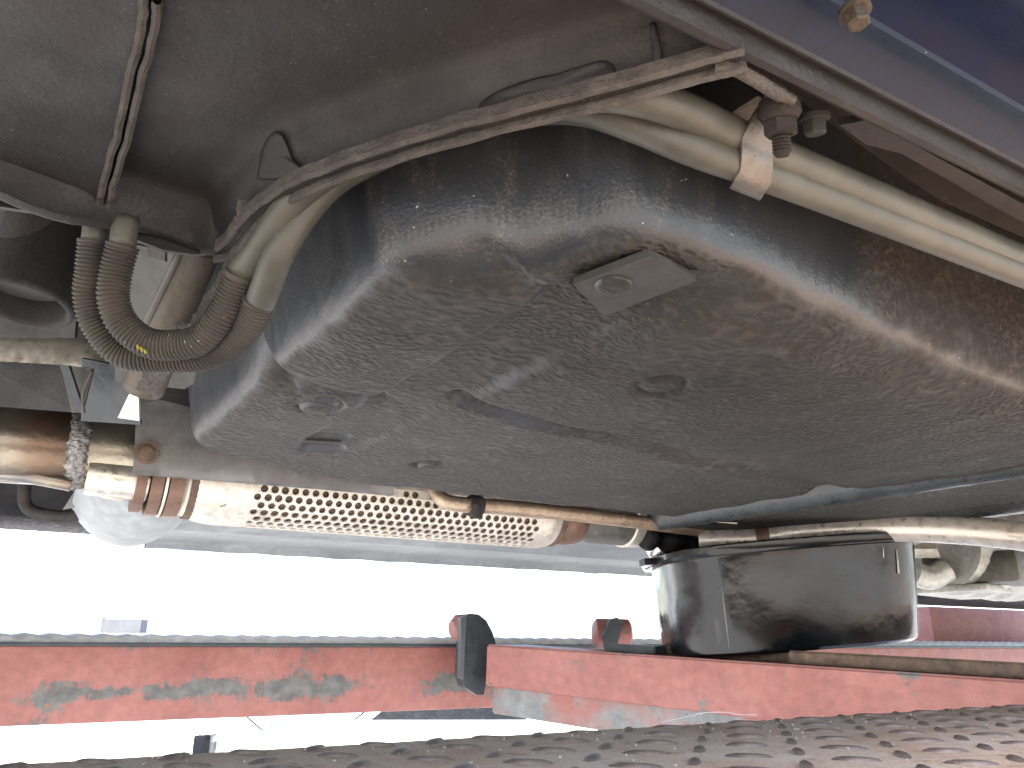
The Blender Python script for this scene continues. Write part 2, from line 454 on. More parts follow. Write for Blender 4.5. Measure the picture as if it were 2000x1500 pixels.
def chaikin(p, it=3, closed=True):
    for _ in range(it):
        q = []
        n = len(p)
        for i in range(n if closed else n-1):
            a, b = np.array(p[i]), np.array(p[(i+1) % n]); q += [tuple(a*.75+b*.25), tuple(a*.25+b*.75)]
        p = q
    return p

# ------------------------------------------------------------------ ground
def ground():
    n = 24; R = [0, 1, 2, 4, 8, 16, 40, 120, 400, 1200]
    vs = [Vector((0, 0, 0))]; fs = []
    for r in R[1:]:
        for k in range(n): vs.append(Vector((r*math.cos(2*PI*k/n), r*math.sin(2*PI*k/n), 0)))
    for k in range(n): fs.append((0, 1+k, 1+(k+1) % n))
    for i in range(len(R)-2):
        for k in range(n): fs.append((1+i*n+k, 1+i*n+(k+1) % n, 1+(i+1)*n+(k+1) % n, 1+(i+1)*n+k))
    return vs, fs
g = obj('ground', ground(), 'concrete', smooth=0); g['kind'] = 'structure'

# ------------------------------------------------------------------ the car
car = empty('car', (1.0, .8, 1.27+.17), 'dark blue car raised on the red lift, its dusty underside showing', 'car')

# fuel tank ---------------------------------------------------------
ZB = .18
def pt2(px, py, z=ZB):
    q = atz(px, py, z); return np.array([q.x, q.y])
def seg_dist(X, Y, a, b):
    a, b = np.array(a), np.array(b); d = b-a; L2 = (d**2).sum()
    t = np.clip(((X-a[0])*d[0]+(Y-a[1])*d[1])/L2, 0, 1)
    return np.hypot(X-a[0]-t*d[0], Y-a[1]-t*d[1]), t, np.sign((X-a[0])*d[1]-(Y-a[1])*d[0])
def tank_mesh():
    outl = [(.206, .262), (.226, .251), (.26, .248), (.30, .250), (.38, .264), (.47, .277), (.55, .286), (.66, .291), (1.0, .291), (1.19, .291), (1.19, .40),
            (1.19, .87), (.9, .868), (.5, .868), (.36, .866), (.27, .856), (.20, .838), (.145, .812), (.108, .79), (.092, .757), (.094, .71), (.105, .58), (.112, .463), (.117, .39), (.121, .345), (.15, .317), (.174, .305), (.194, .288)]
    out = np.array(chaikin(outl, 3))
    xs = np.arange(.03, 1.215, .0026); ys = np.arange(.188, .90, .0026)
    X, Y = np.meshgrid(xs, ys, indexing='ij')
    D = np.full(X.shape, 9.); inside = np.zeros(X.shape, bool)
    n = len(out)
    for i in range(n):
        a, b = out[i], out[(i+1) % n]
        d, _, _ = seg_dist(X, Y, a, b); D = np.minimum(D, d)
        c = ((a[1] > Y) != (b[1] > Y)) & (X < (b[0]-a[0])*(Y-a[1])/(b[1]-a[1]+1e-12)+a[0]); inside ^= c
    d = np.where(inside, D, -D)
    # fillet radius varies: big round shoulder on the near flank, tighter at the far side
    r = .021+.011*np.exp(-((X-.180)**2+(Y-.295)**2)/.055**2)+.004*smooth01(X, .25, .35)
    r = r-(r-.016)*smooth01(Y, .70, .80)
    q = np.clip(r-d, 0, None)
    edge = np.where(d >= 0, r-np.sqrt(np.clip(r*r-np.minimum(q, r)**2, 0, None)), r+(-d)*5.0)
    Zz = ZB+edge
    din = smooth01(d, .008, .035)
    def gauss(cx, cy, sx, sy, rot=0):
        ca, sa = math.cos(rot), math.sin(rot); u = (X-cx)*ca+(Y-cy)*sa; v = -(X-cx)*sa+(Y-cy)*ca
        return np.exp(-(u/sx)**2-(v/sy)**2)
    dz = np.zeros(X.shape)
    # hollow near the corner that the strap plate bridges
    dz += .009*smooth01(d, .004, .03)*(1-smooth01(np.hypot((X-.245)/1.25, (Y-.268)), .035, .062))
    # strap channel
    a0, a1 = pt2(1070, 575), pt2(640, 835)
    b0, b1 = pt2(1360, 555), pt2(900, 780)
    lx = a0[0]+(Y-a0[1])/(a1[1]-a0[1])*(a1[0]-a0[0]); rx = b0[0]+(Y-b0[1])/(b1[1]-b0[1])*(b1[0]-b0[0])
    ch = smooth01(X, lx-.005, lx+.007)*(1-smooth01(X, rx-.004, rx+.012))
    ch = ch*smooth01(Y, .285, .33)*(1-smooth01(Y, .70, .76))
    dz += .0058*ch*din
    # grooves across the left lobe
    for p0, p1, w, h in (((930, 528), (1072, 574), .008, .005), ((540, 742), (735, 786), .009, .009), ((510, 735), (560, 760), .014, .008)):
        ds, tt, sg = seg_dist(X, Y, pt2(*p0), pt2(*p1)); fall = np.where(sg > 0, np.exp(-(ds/(w*.75))**2), np.exp(-(ds/(w*1.7))**2)); dz += h*fall
    # main panel bulges down between channel and rib
    pl_ = np.array(chaikin([tuple(pt2(1345, 600)), tuple(pt2(1160, 690)), tuple(pt2(915, 772)), tuple(pt2(1005, 806)), tuple(pt2(1320, 868)), tuple(pt2(1640, 940)), (1.15, .66), (1.15, .33), (.6, .325), (.40, .305)], 2))
    pd = np.full(X.shape, 9.); pin = np.zeros(X.shape, bool)
    for i in range(len(pl_)):
        a, b = pl_[i], pl_[(i+1) % len(pl_)]; pd = np.minimum(pd, seg_dist(X, Y, a, b)[0])
        c = ((a[1] > Y) != (b[1] > Y)) & (X < (b[0]-a[0])*(Y-a[1])/(b[1]-a[1]+1e-12)+a[0]); pin ^= c
    pd = np.where(pin, pd, -pd); dz -= .0042*smooth01(pd, -.008, .012)
    # rib groove running along the car
    p = [pt2(905, 785), pt2(1040, 822), pt2(1250, 865), pt2(1440, 915), pt2(1640, 968)]
    ds = np.full(X.shape, 9.)
    for a, b in zip(p, p[1:]): ds = np.minimum(ds, seg_dist(X, Y, a, b)[0])
    wr = .012+.010*smooth01(X, .26, .5)
    dz += .0075*(1-smooth01(ds, wr*.2, wr*1.35))
    # the far strip sits a touch lower than the middle, the middle bulges
    dz -= .004*gauss(.62, .42, .28, .10)*din
    dz -= .003*gauss(.15, .48, .03, .12)*din
    # seats of the plugs
    for (px, py), rad, h in (((620, 795), .018, .004), ((1290, 742), .017, .004), ((835, 908), .014, .004)):
        c = pt2(px, py); rr = np.hypot(X-c[0], Y-c[1]); dz += h*np.exp(-((rr-rad)/.0035)**2)
    # moulded slots near the far left corner
    for (px, py), (qx, qy) in (((598, 862), (665, 866)), ((600, 880), (655, 884))):
        ds = seg_dist(X, Y, pt2(px, py), pt2(qx, qy))[0]; dz += .006*(1-smooth01(ds, .003, .013))
    # small waviness of blow-moulded plastic
    rng = np.random.default_rng(3)
    for _ in range(26):
        kx, ky, ph = rng.normal(0, 42), rng.normal(0, 42), rng.uniform(0, 6.28); dz += .00022*np.sin(kx*X+ky*Y+ph)
    Zz = Zz+np.where(d > -.005, dz, 0)
    nx, ny = X.shape
    keep = Zz < .325
    Zz = np.minimum(Zz, .33)
    vs = [(X[i, j], Y[i, j], Zz[i, j]+ZC) for i in range(nx) for j in range(ny)]
    fs = [(i*ny+j, i*ny+j+1, (i+1)*ny+j+1, (i+1)*ny+j) for i in range(nx-1) for j in range(ny-1)
          if keep[i, j] or keep[i+1, j] or keep[i, j+1] or keep[i+1, j+1]]
    return vs, fs
def fast_obj(name, g, mat, parent):
    vs, fs = g
    va = np.array(vs); used = np.zeros(len(va), bool); used[np.array(fs).ravel()] = True
    idx = np.cumsum(used)-1; va = va[used]; fa = idx[np.array(fs)]
    ctr = Vector(((va.min(0)+va.max(0))/2).tolist())
    me = bpy.data.meshes.new(name); me.from_pydata((va-np.array(ctr)).tolist(), [], fa.tolist()); me.shade_smooth()
    me.materials.append(MT[mat]); o = bpy.data.objects.new(name, me); C.objects.link(o)
    o.parent = parent; o.location = ctr-WL[parent.name]; WL[o.name] = ctr; return o
tank = fast_obj('fuel_tank', tank_mesh(), 'tank', car)
tank['label'] = 'large black plastic fuel tank caked with rippled grey-brown road dust'
for (px, py), (qx, qy) in (((598, 862), (665, 866)), ((600, 880), (655, 884))):
    a, b = atz(px, py, ZB+.0045), atz(qx, qy, ZB+.0045); n_ = Vector((-(b-a).y, (b-a).x, 0)).normalized()*.0042
    obj('moulded_slot', slab([a-n_, b-n_, b+n_, a+n_], .003, (0, 0, 1)), 'rubber', tank, 0)
# strap plate with its bolt boss
A, B, Cc, Dd = atz(1120, 556, .1815), atz(1268, 500, .181), atz(1360, 548, .181), atz(1180, 618, .181)
pl = obj('strap_plate', slab([A, B, Cc, Dd], .0042, (0, 0, 1)), 'dusty_sheet', tank, 30)
def dome(c, r, h, n=18, rings=4, up=-1, ell=1.0):
    vs = []; fs = []
    for i in range(rings):
        a = PI/2*i/rings
        for k in range(n):
            t = 2*PI*k/n; vs.append(Vector(c)+Vector((r*ell*math.cos(a)*math.cos(t), r*math.cos(a)*math.sin(t), up*h*math.sin(a))))
    vs.append(Vector(c)+Vector((0, 0, up*h)))
    for i in range(rings-1):
        for k in range(n): fs.append((i*n+k, i*n+(k+1) % n, (i+1)*n+(k+1) % n, (i+1)*n+k))
    for k in range(n): fs.append(((rings-1)*n+k, (rings-1)*n+(k+1) % n, rings*n))
    return vs, fs
obj('strap_bolt', dome(atz(1198, 556, .1812), .010, .003), 'tank', tank, 180)
for px, py, r_ in ((620, 795, .014), (1290, 742, .0135), (835, 908, .011)):
    obj('plug', dome(atz(px, py, ZB+.001), r_, .005), 'tank', tank, 180)

# floor pressing with pocket wall and seam flange --------------------
wall = [(-0.44, 0.418), (-0.264, 0.418), (-0.1056, 0.4242), (-0.0264, 0.4312), (0.0308, 0.44), (0.0546, 0.4418), (0.0625, 0.4268), (0.0651, 0.4004), (0.0704, 0.374), (0.0818, 0.3414), (0.1056, 0.3018), (0.1302, 0.2666), (0.1672, 0.22), (0.1954, 0.1822), (0.205, 0.1698)]
wp = spline([Vector((x, y, 0)) for x, y in wall], 8)   # plan of the wall
def wall_rows():
    rows = []
    for i, p in enumerate(wp):
        t = (wp[min(i+1, len(wp)-1)]-wp[max(0, i-1)]).normalized(); nrm = Vector((t.y, -t.x, 0))     # towards the pocket
        wob = mnoise.noise(Vector((p.x*90, p.y*90, 0)))*.0006
        zt = .2178+wob
        if p.x < .05: zt = .2160+wob+.004*math.sin(p.x*60)
        s = min(1.0, max(0.0, (p.x-.02)/.05))
        low = .2288
        q = lambda off, z: Vector((p.x+nrm.x*off, p.y+nrm.y*off, z+ZC))
        rows.append([q(-.010, .30), q(-.004, .243), q(-.003, zt+.001), q(0, zt), q(.004, zt+.002), q(.0045, low), q(.008, low+.004),
                     q(.0092+.0015*s, .2365), q(.0104+.002*s, .2405), q(.0122+.003*s, .2435), q(.0152+.004*s, .2455), q(.021+.007*s, .2464), q(.030+.014*s, .2466)])
    return rows
rows = wall_rows()
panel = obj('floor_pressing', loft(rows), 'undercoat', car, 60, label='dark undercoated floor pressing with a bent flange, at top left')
# the flat underside that runs from the wall back over the eye
ins = [r[-1] for r in rows]
flat = [[v, Vector((v.x*.8+.0, v.y*.55-.05, v.z+.002)), Vector((v.x-.02, -.05+v.y*.02, v.z+.003))] for v in ins]
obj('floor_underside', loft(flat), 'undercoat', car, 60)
# seam weld lip: two sheets folded along the flange edge
def lip(offset, dz, th, hgt, seed, i0, i1):
    rr = []
    for i in range(i0, i1):
        p = wp[i]; t = (wp[min(i+1, len(wp)-1)]-wp[max(0, i-1)]).normalized(); nrm = Vector((t.y, -t.x, 0))
        w = mnoise.noise(Vector((i*.37+seed, 0, 0)))*.0006+mnoise.noise(Vector((i*1.1+seed, 5, 0)))*.0004
        z0 = .2178+dz+w; o = offset+w*.5
        ring = [(o, z0+hgt), (o, z0), (o+th*.5, z0-.0012), (o+th, z0), (o+th, z0+hgt)]
        rr.append([Vector((p.x+nrm.x*a, p.y+nrm.y*a, z+ZC)) for a, z in ring])
    g = loft(rr, True); n = 5; m = len(rr); g[1].append(tuple(range(n))); g[1].append(tuple((m-1)*n+k for k in range(n))); return g
obj('seam_flange', lip(-.0040, -.0030, .0034, .0065, 1.0, 40, len(wp)-1), 'seam', panel, 50)
obj('seam_flange', lip(.0028, -.0004, .0040, .0058, 9.0, 44, len(wp)-1), 'seam', panel, 50)
from mathutils.bvhtree import BVHTree
_g = loft(rows); bvh = BVHTree.FromPolygons([Vector(v) for v in _g[0]], _g[1])
def onwall(px, py):
    r = Vector(ray(px, py).tolist()).normalized(); h = bvh.ray_cast(Vector((0, 0, ZC)), r)
    return h[0] if h[0] else None
# pressed ribs on the pocket wall
def bead(pts, r, n=8): return tube(spline(pts, 8), lambda i, N: r*min(1, .25+min(i, N-1-i)/3.0), n)
def pressed_pad(pts, h):
    q = [onwall(*p) for p in pts]; q = spline([p for p in q if p], 4); q = [p-(p-Vector((0, 0, ZC))).normalized()*.0002 for p in q]
    c = sum(q, Vector())/len(q); n_ = -(c-Vector((0, 0, ZC))).normalized()
    rings = [[p-n_*.0012 for p in q]]
    for k, r_ in ((.94, .55), (.86, .95), (.72, 1.0), (.30, 1.0)): rings.append([c+(p-c)*k+n_*h*r_ for p in q])
    g_ = loft(rings, True); m = len(q); g_[1].append(tuple(4*m+k for k in range(m))); return g_
for pts, h in (([(915, 250), (922, 228), (936, 202), (965, 180), (1010, 162), (1050, 150), (1090, 142), (1140, 126), (1180, 116), (1200, 124), (1208, 145), (1206, 172), (1120, 198), (1000, 228)], .0026),
               ([(500, 352), (506, 312), (516, 278), (532, 258), (548, 258), (562, 282), (574, 312), (592, 336), (545, 352)], .0028),
               ([(1268, 44), (1280, 42), (1290, 80), (1292, 120), (1286, 148), (1272, 150), (1274, 100)], .0018)):
    obj('pressed_rib', pressed_pad(pts, h), 'undercoat', panel, 50)
# hanging seam between two floor sheets on the left
st = [(292, 0, .2420), (287, 60, .2420), (262, 160, .2410), (240, 260, .2390), (214, 350, .2320), (196, 432, .2218)]
sp = spline([atz(*p) for p in st], 10)
def strip(path, off, w, th, seed):
    rr = []
    for i, p in enumerate(path):
        k = mnoise.noise(Vector((i*.3+seed, 2, 0)))*.0008
        c = p+Vector((off+k, 0, 0))
        rr.append([c+Vector((-w/2, 0, .02)), c+Vector((-w/2, 0, 0)), c+Vector((0, 0, -th)), c+Vector((w/2, 0, 0)), c+Vector((w/2, 0, .02))])
    return loft(rr)
obj('hanging_seam', strip(sp, -.0022, .0036, .0012, 3), 'seam', panel, 50)
obj('hanging_seam', strip(sp, .0026, .0034, .0012, 8), 'seam', panel, 50)
# left floor sheet, a little lower than the pocket
ls = []
for k, p in enumerate(sp):
    s = k/(len(sp)-1)
    zs = min(.2440, p.z-ZC+.003)+ZC
    ls.append([Vector((p.x-.004, p.y, zs)), Vector((p.x-.012, p.y, zs+.0004)), Vector((p.x-.06, p.y, zs+.0002)), Vector((p.x-.5, p.y, zs))])
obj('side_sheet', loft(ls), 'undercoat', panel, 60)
# skirt below the left pocket
sk = [(-40, 398), (60, 412), (150, 428), (205, 440), (240, 458), (320, 488), (380, 497), (432, 492), (440, 470), (438, 400), (400, 352), (240, 318), (195, 330), (100, 350), (-40, 340)]
sk3 = []
for px, py in sk:
    q = aty(px, py, .4427 if px > 210 else .4391); sk3.append(q)
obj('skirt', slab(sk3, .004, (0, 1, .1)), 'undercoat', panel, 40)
# whole floor of the car above everything
def floor_sheet():
    vs = [V(-1.6, .06, .345), V(2.9, .06, .345), V(2.9, 1.56, .345), V(-1.6, 1.56, .345)]
    return slab(vs, .03, (0, 0, 1))
obj('floor_panel', floor_sheet(), 'floor_dark', car, 0)
# sheet and hat section behind the fuel pipes
obj('floor_channel', loft([[V(x, .190, .255), V(x, .195, .278), V(x, .206, .289), V(x, .262, .292)] for x in np.linspace(.15, 1.4, 20)]), 'floor_dark', car, 50)

# sill ---------------------------------------------------------------
prof = [(0.1971, 0.264), (0.194, 0.2508), (0.1817, 0.2319), (0.1747, 0.2204), (0.1716, 0.2178), (0.1685, 0.2181), (0.1668, 0.2213), (0.1654, 0.2248), (0.1639, 0.2242), (0.1621, 0.2222), (0.1606, 0.2218), (0.1597, 0.2231)]
prof2 = [(0.1597, 0.2231), (0.1549, 0.2253), (0.1478, 0.2275), (0.1434, 0.2277), (0.1417, 0.2266), (0.1401, 0.2263), (0.1389, 0.2279)]
prof3 = [(0.1389, 0.2279), (0.132, 0.2314), (0.1214, 0.2323), (0.1118, 0.2288), (0.1038, 0.2292), (0.088, 0.2394), (0.0748, 0.2596), (0.066, 0.2992), (0.0598, 0.3696), (0.0528, 0.528)]
def sill_loft(pr, waves=False):
    rows = []
    for i, x in enumerate(np.linspace(-1.2, 2.6, 420)):
        w = mnoise.noise(Vector((x*40, 3, 0)))*.0011 if waves else 0
        rows.append([V(x, y+(w if 1 < k < 5 else 0), z+(w if 1 < k < 5 else 0)) for k, (y, z) in enumerate(pr)])
    return loft(rows)
sill = obj('sill', sill_loft(prof3), 'navy', car, 60, label='dark navy painted sill along the top right')
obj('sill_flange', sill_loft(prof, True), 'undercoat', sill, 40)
obj('sill_step', sill_loft(prof2), 'sill_paint', sill, 40)
obj('sill_bolt', bolt(aty(1668, 18, .1320), (.05, -.1, -1), .0042, .0075), 'brass_bolt', sill, 40)
obj('drain_hole', slab([aty(*p, .1715) for p in ((1432, -8), (1452, 2), (1488, 22), (1492, 12), (1470, -8))], .002, (0, .1, 1)), 'floor_dark', sill, 0)
# torn undercoat hanging off the sill flange
for k, pts in enumerate(([(1640, 245), (1690, 282), (1760, 300), (1850, 350), (1935, 400), (2010, 440), (2010, 405), (1900, 345), (1780, 280), (1690, 235)],)):
    obj('flange_edge', slab([atz(px, py, .2222) for px, py in pts], .004, (0, 0, 1)), 'undercoat', sill, 40)
# end of the pocket flange that runs down to the sill
obj('flange_tongue', loft([[atz(px, py, .2174+.001*k)+Vector((0, 0, j*.004)) for j in (0, 1)] for k, (px, py) in enumerate(((1405, 124), (1440, 128), (1480, 150), (1525, 178), (1552, 196)))]), 'seam', panel, 40)
tp = spline([atz(px, py, .2182) for px, py in ((1395, 132), (1430, 132), (1470, 152), (1515, 180), (1548, 196))], 6)
obj('flange_tongue', tube(tp, lambda i, N: .0030*(1 if i < N-4 else .8), 8), 'seam', panel, 60)

# fuel pipes -----------------------------------------------------------
PR = .0081
pa = [atd(462, 545, .4286), atd(492, 512, .4206), atd(545, 432, .4092), atd(600, 365, .405), atd(700, 306, .403), atd(900, 232, .385), atd(1050, 196, .366), atd(1150, 184, .347), atd(1225, 186, .333),
      atz(1330, 215, .2218), atz(1440, 268, .2213), atz(1560, 322, .2200), atz(1750, 402, .2191), atz(2000, 510, .2174), atz(2300, 640, .2156), V(1.4, .206, .213)]
pb = [atd(507, 592, .4250), atd(520, 560, .4189), atd(548, 490, .4101), atd(600, 408, .413), atd(662, 346, .415), atd(760, 298, .411), atd(950, 232, .390), atd(1060, 211, .376), atd(1150, 214, .364), atd(1240, 243, .357),
      atz(1350, 288, .2134), atz(1480, 335, .2130), atz(1700, 418, .2125), atz(2000, 535, .2112), atz(2300, 650, .2112), V(1.4, .226, .209)]
def pipe(name, pts, r, mat, parent, n=20, label=None, step=.004):
    p, _ = resample(spline(pts, 14), step); return obj(name, tube(p, r, n), mat, parent, 180, label=label)
pipe('fuel_pipe', pa, PR, 'pipe_coat', car, label='upper of the two olive-grey fuel pipes')
pipe('fuel_pipe', pb, PR, 'pipe_coat', car, label='lower of the two olive-grey fuel pipes')
# pipe clamp
def ribbon(path, wdir, w, th):
    rr = []
    for i, p in enumerate(path):
        t = (path[min(i+1, len(path)-1)]-path[max(i-1, 0)]).normalized(); n_ = t.cross(wdir).normalized()
        rr.append([p-wdir*w/2-n_*th/2, p+wdir*w/2-n_*th/2, p+wdir*w/2+n_*th/2, p-wdir*w/2+n_*th/2])
    g = loft(rr, True); m = len(rr)
    g[1].append((0, 1, 2, 3)); g[1].append(tuple((m-1)*4+k for k in (3, 2, 1, 0))); return g
ax = (atz(1560, 322, .2200)-atz(1440, 268, .2213)).normalized()
c1 = atz(1478, 285, .2209); c2 = atz(1478, 335, .2130)
view = (c1-Vector((0, 0, ZC))).normalized(); upd = ax.cross(view).normalized()
if upd.z < 0: upd = -upd
tow = -view
R1 = PR+.0016
cp = [c1+upd*.0264-tow*.0026+ax*.0009, c1+upd*.0194+tow*.0018, c1+upd*.0123+tow*.0062, c1+upd*.0062+tow*R1*.95, c1+tow*R1*1.05, c1*.5+c2*.5+tow*R1*1.22]
cp += [c2+(tow*math.cos(a)-upd*math.sin(a))*R1*1.13 for a in (.15, .5, .9, 1.3, 1.7, 2.1, 2.5)]
clamp = obj('pipe_clamp', ribbon(spline(cp, 5), ax, .0192, .0015), 'zinc', car, 50, label='rust-freckled grey steel clamp holding the two pipes')
obj('clamp_tab', slab([atd(1425, 222, .3564), atd(1480, 187, .3476), atd(1500, 200, .3476), atd(1450, 245, .3564)], .0015), 'zinc', clamp, 30)
nb = atd(1522, 212, .3388)
dn = (atd(1527, 290, .3388)-nb).normalized()
obj('nut', join(tube([nb-dn*.0035, nb+dn*.0026, nb+dn*.0053], lambda i, N: (.0084, .0092, .0075)[i], 18), tube([nb+dn*.0044, nb+dn*.0110, nb+dn*.0119], lambda i, N: (.0072, .0072, .0060)[i], 6)), 'rusty_bolt', clamp, 40)
kk = 14
obj('stud', tube([nb+dn*(.0106+.0101*i/kk) for i in range(kk+1)], lambda i, N: .0041*(1 if i % 2 else .86)*(1 if i < N-2 else .75), 14), 'rusty_bolt', clamp, 40)
obj('second_nut', bolt(atd(1590, 225, .3520), dn, .0051, .0088), 'rubber', clamp, 40)

# corrugated hoses -----------------------------------------------------
def corrugated(pts, r, pitch=.0022):
    p, L = resample(spline(pts, 16), pitch/8)
    def rad(i, N):
        ph = (i % 8)/8.0
        prof_ = (math.sin(2*PI*ph)*.5+.5)**.6
        e = min(i, N-1-i)
        return r*(.86+.14*prof_) if e > 6 else r*1.0
    return tube(p, rad, 22)
h1 = [atd(184, 470, .4374), atd(178, 530, .4382), atd(174, 580, .4400), atd(190, 636, .4426), atd(240, 690, .4462), (atd(325, 698, .4479)), atd(400, 694, .4462), atd(462, 660, .4382), atd(494, 618, .4294), atd(506, 588, .4242)]
h2 = [atd(240, 478, .4277), atd(226, 535, .4286), atd(222, 585, .4286), atd(240, 632, .4303), atd(285, 668, .4321), atd(340, 674, .4330), atd(390, 663, .4312), atd(430, 620, .4277), atd(455, 572, .4250), atd(471, 536, .4224)]
ho = obj('corrugated_hose', corrugated(h1, .0086), 'hose', car, 180, label='brown corrugated hose, the outer one of the two U-bends', recalc=False)
hi_ = obj('corrugated_hose', corrugated(h2, .0086), 'hose', car, 180, label='brown corrugated hose with a small yellow mark, the inner U-bend', recalc=False)
for k in range(3):
    c = atd(268+k*7, 673+k*4.2, .4242)
    obj('yellow_mark', tube([c, c+(atd(271+k*7, 682+k*4.2, .4237)-c)], .0007, 8), 'hose_mark', hi_, 180)
pipe('hose_stub', [atd(192, 415, .4374), atd(188, 445, .4374), atd(184, 476, .4374)], .0069, 'pipe_coat', ho)
pipe('hose_stub', [atd(247, 430, .4312), atd(243, 455, .4286), atd(239, 484, .4277)], .0069, 'pipe_coat', hi_)

# brackets behind the hoses --------------------------------------------
obj('bracket_sheet', slab([atd(225, 470, .58), atd(352, 495, .58), atd(285, 640, .61), atd(262, 775, .64), atd(232, 690, .63)], .003), 'dark_sheet', car, 30)
obj('inner_sheet', slab([atd(225, 440, .66), atd(500, 470, .66), atd(470, 700, .70), atd(360, 760, .71), atd(225, 745, .70)], .003), 'dark_sheet', car, 30)
pipe('brake_rod', [atd(352, 488, .56), atd(345, 505, .56), atd(318, 562, .565), atd(278, 645, .57), atd(262, 680, .575)], .0028, 'grey_sheet', car, 10)
obj('rod_clip', slab([atd(288, 484, .555), atd(322, 492, .555), atd(322, 510, .555), atd(288, 501, .555)], .004), 'grey_sheet', car, 30)
obj('trailing_arm', tube(spline([atd(385, 470, .60), atd(350, 560, .615), atd(315, 660, .63), atd(280, 760, .645)], 8), lambda i, N: .020-.004*i/N, 20), 'brown_sheet', car, 180)
# hanging flange of the pocket: a ragged folded edge running down to the left
ed = spline([atd(476, 478, .4506), atd(462, 508, .4576), atd(436, 558, .4664), atd(412, 596, .4752), (atd(385, 640, .4822))], 8)
def ragged(path, w, seed, th=.0045):
    rr = []
    for i, p in enumerate(path):
        t = (path[min(i+1, len(path)-1)]-path[max(i-1, 0)]).normalized(); vv = (p-Vector((0, 0, ZC))).normalized()
        s = t.cross(vv).normalized(); k = w*(1+.25*mnoise.noise(Vector((i*.8, seed, 0))))
        o = s*mnoise.noise(Vector((i*.6, seed+4, 0)))*w*.12
        rr.append([p-s*k/2+o, p-s*k/2+o-vv*th, p+o-vv*th*1.4, p+s*k/2+o-vv*th, p+s*k/2+o])
    return loft(rr)
obj('torn_flange', ragged(ed, .0105, 1), 'seam', panel, 60)
ed2 = spline([atd(384, 628, .4796), atd(372, 640, .4805), atd(352, 636, .4840), atd(342, 644, .4858)], 6)
obj('torn_flange', ragged(ed2, .006, 5, .003), 'seam', panel, 60)
ed3 = spline([atd(492, 395, .4180), atd(486, 430, .4286), atd(478, 470, .4488)], 8)
obj('torn_flange', ragged(ed3, .014, 7), 'seam', panel, 60)
obj('lower_bracket', ragged(spline([atd(318, 710, .575), atd(300, 738, .58), atd(284, 768, .585)], 6), .015, 11), 'seam', car, 60)
obj('cream_tab', slab([atd(252, 770, .66), atd(270, 772, .66), atd(272, 822, .67), atd(230, 816, .67)], .003), 'alu', car, 30)
obj('inner_baffle', slab([atd(160, 700, .74), atd(260, 720, .74), atd(275, 830, .76), atd(158, 822, .76)], .003), 'black_steel', car, 30)
pipe('thin_line', [atd(181, 722, .70), atd(172, 742, .70), atd(162, 770, .70), atd(162, 806, .70)], .0015, 'dark_sheet', car, 8)
obj('hanger_sheet', slab([atd(118, 712, .72), atd(182, 720, .72), atd(160, 806, .72), atd(140, 806, .72)], .003), 'dark_sheet', car, 30)
obj('hanger_edge', slab([atd(116, 712, .705), atd(134, 714, .705), atd(164, 806, .705), atd(146, 806, .705)], .004), 'black_steel', car, 30)
obj('front_shield', slab([atd(-60, 700, .80), atd(122, 712, .78), atd(150, 806, .77), atd(-60, 790, .80)], .004), 'undercoat', car, 30)

# suspension bush on the left -----------------------------------------
def ring_tube(c, axis, ro, ri, L, n=40):
    ax_ = Vector(axis).normalized(); c = Vector(c); u = ax_.orthogonal().normalized(); w = ax_.cross(u)
    prof_ = [(ri*.98, L), (ri, .004), (ri+.0015, .001), (ri+.003, 0), (ro-.003, 0), (ro-.001, .0012), (ro, .004), (ro, L)]
    rr = []
    for k in range(n+1):
        a = 2*PI*k/n; d_ = u*math.cos(a)+w*math.sin(a); rr.append([c+d_*r_+ax_*h_ for r_, h_ in prof_])
    return loft(rr)
bc = atd(48, 600, .62)
obj('bush_housing', ring_tube(bc, (.10, .13, 1), .0355, .0285, .09), 'rubber', car, 50)
obj('bush_core', cyl(bc+Vector((0, 0, .018)), bc+Vector((0, 0, .07)), .0285, 30), 'floor_dark', car, 50)
obj('bush_mount', slab([atd(-80, 400, .66), atd(150, 430, .66), atd(156, 520, .67), atd(146, 660, .69), atd(-80, 660, .69)], .004), 'undercoat', car, 30)
# bright heat shield under the bush
def sheet_rows(pts, n=8):
    return [spline(r, n) for r in pts]
hs = [[atd(-90, 622, .80), atd(60, 630, .80), atd(150, 640, .80), atd(250, 655, .80)],
      [atd(-90, 655, .775), atd(60, 662, .775), atd(160, 668, .775), atd(250, 690, .775)],
      [atd(-90, 664, .768), atd(60, 671, .768), atd(160, 678, .768), atd(250, 700, .768)],
      [atd(-90, 702, .762), atd(60, 709, .762), atd(160, 717, .762), atd(245, 727, .762)]]
obj('tunnel_shield', loft(sheet_rows(hs)), 'alu', car, 40, label='bright aluminium heat shield on the left')

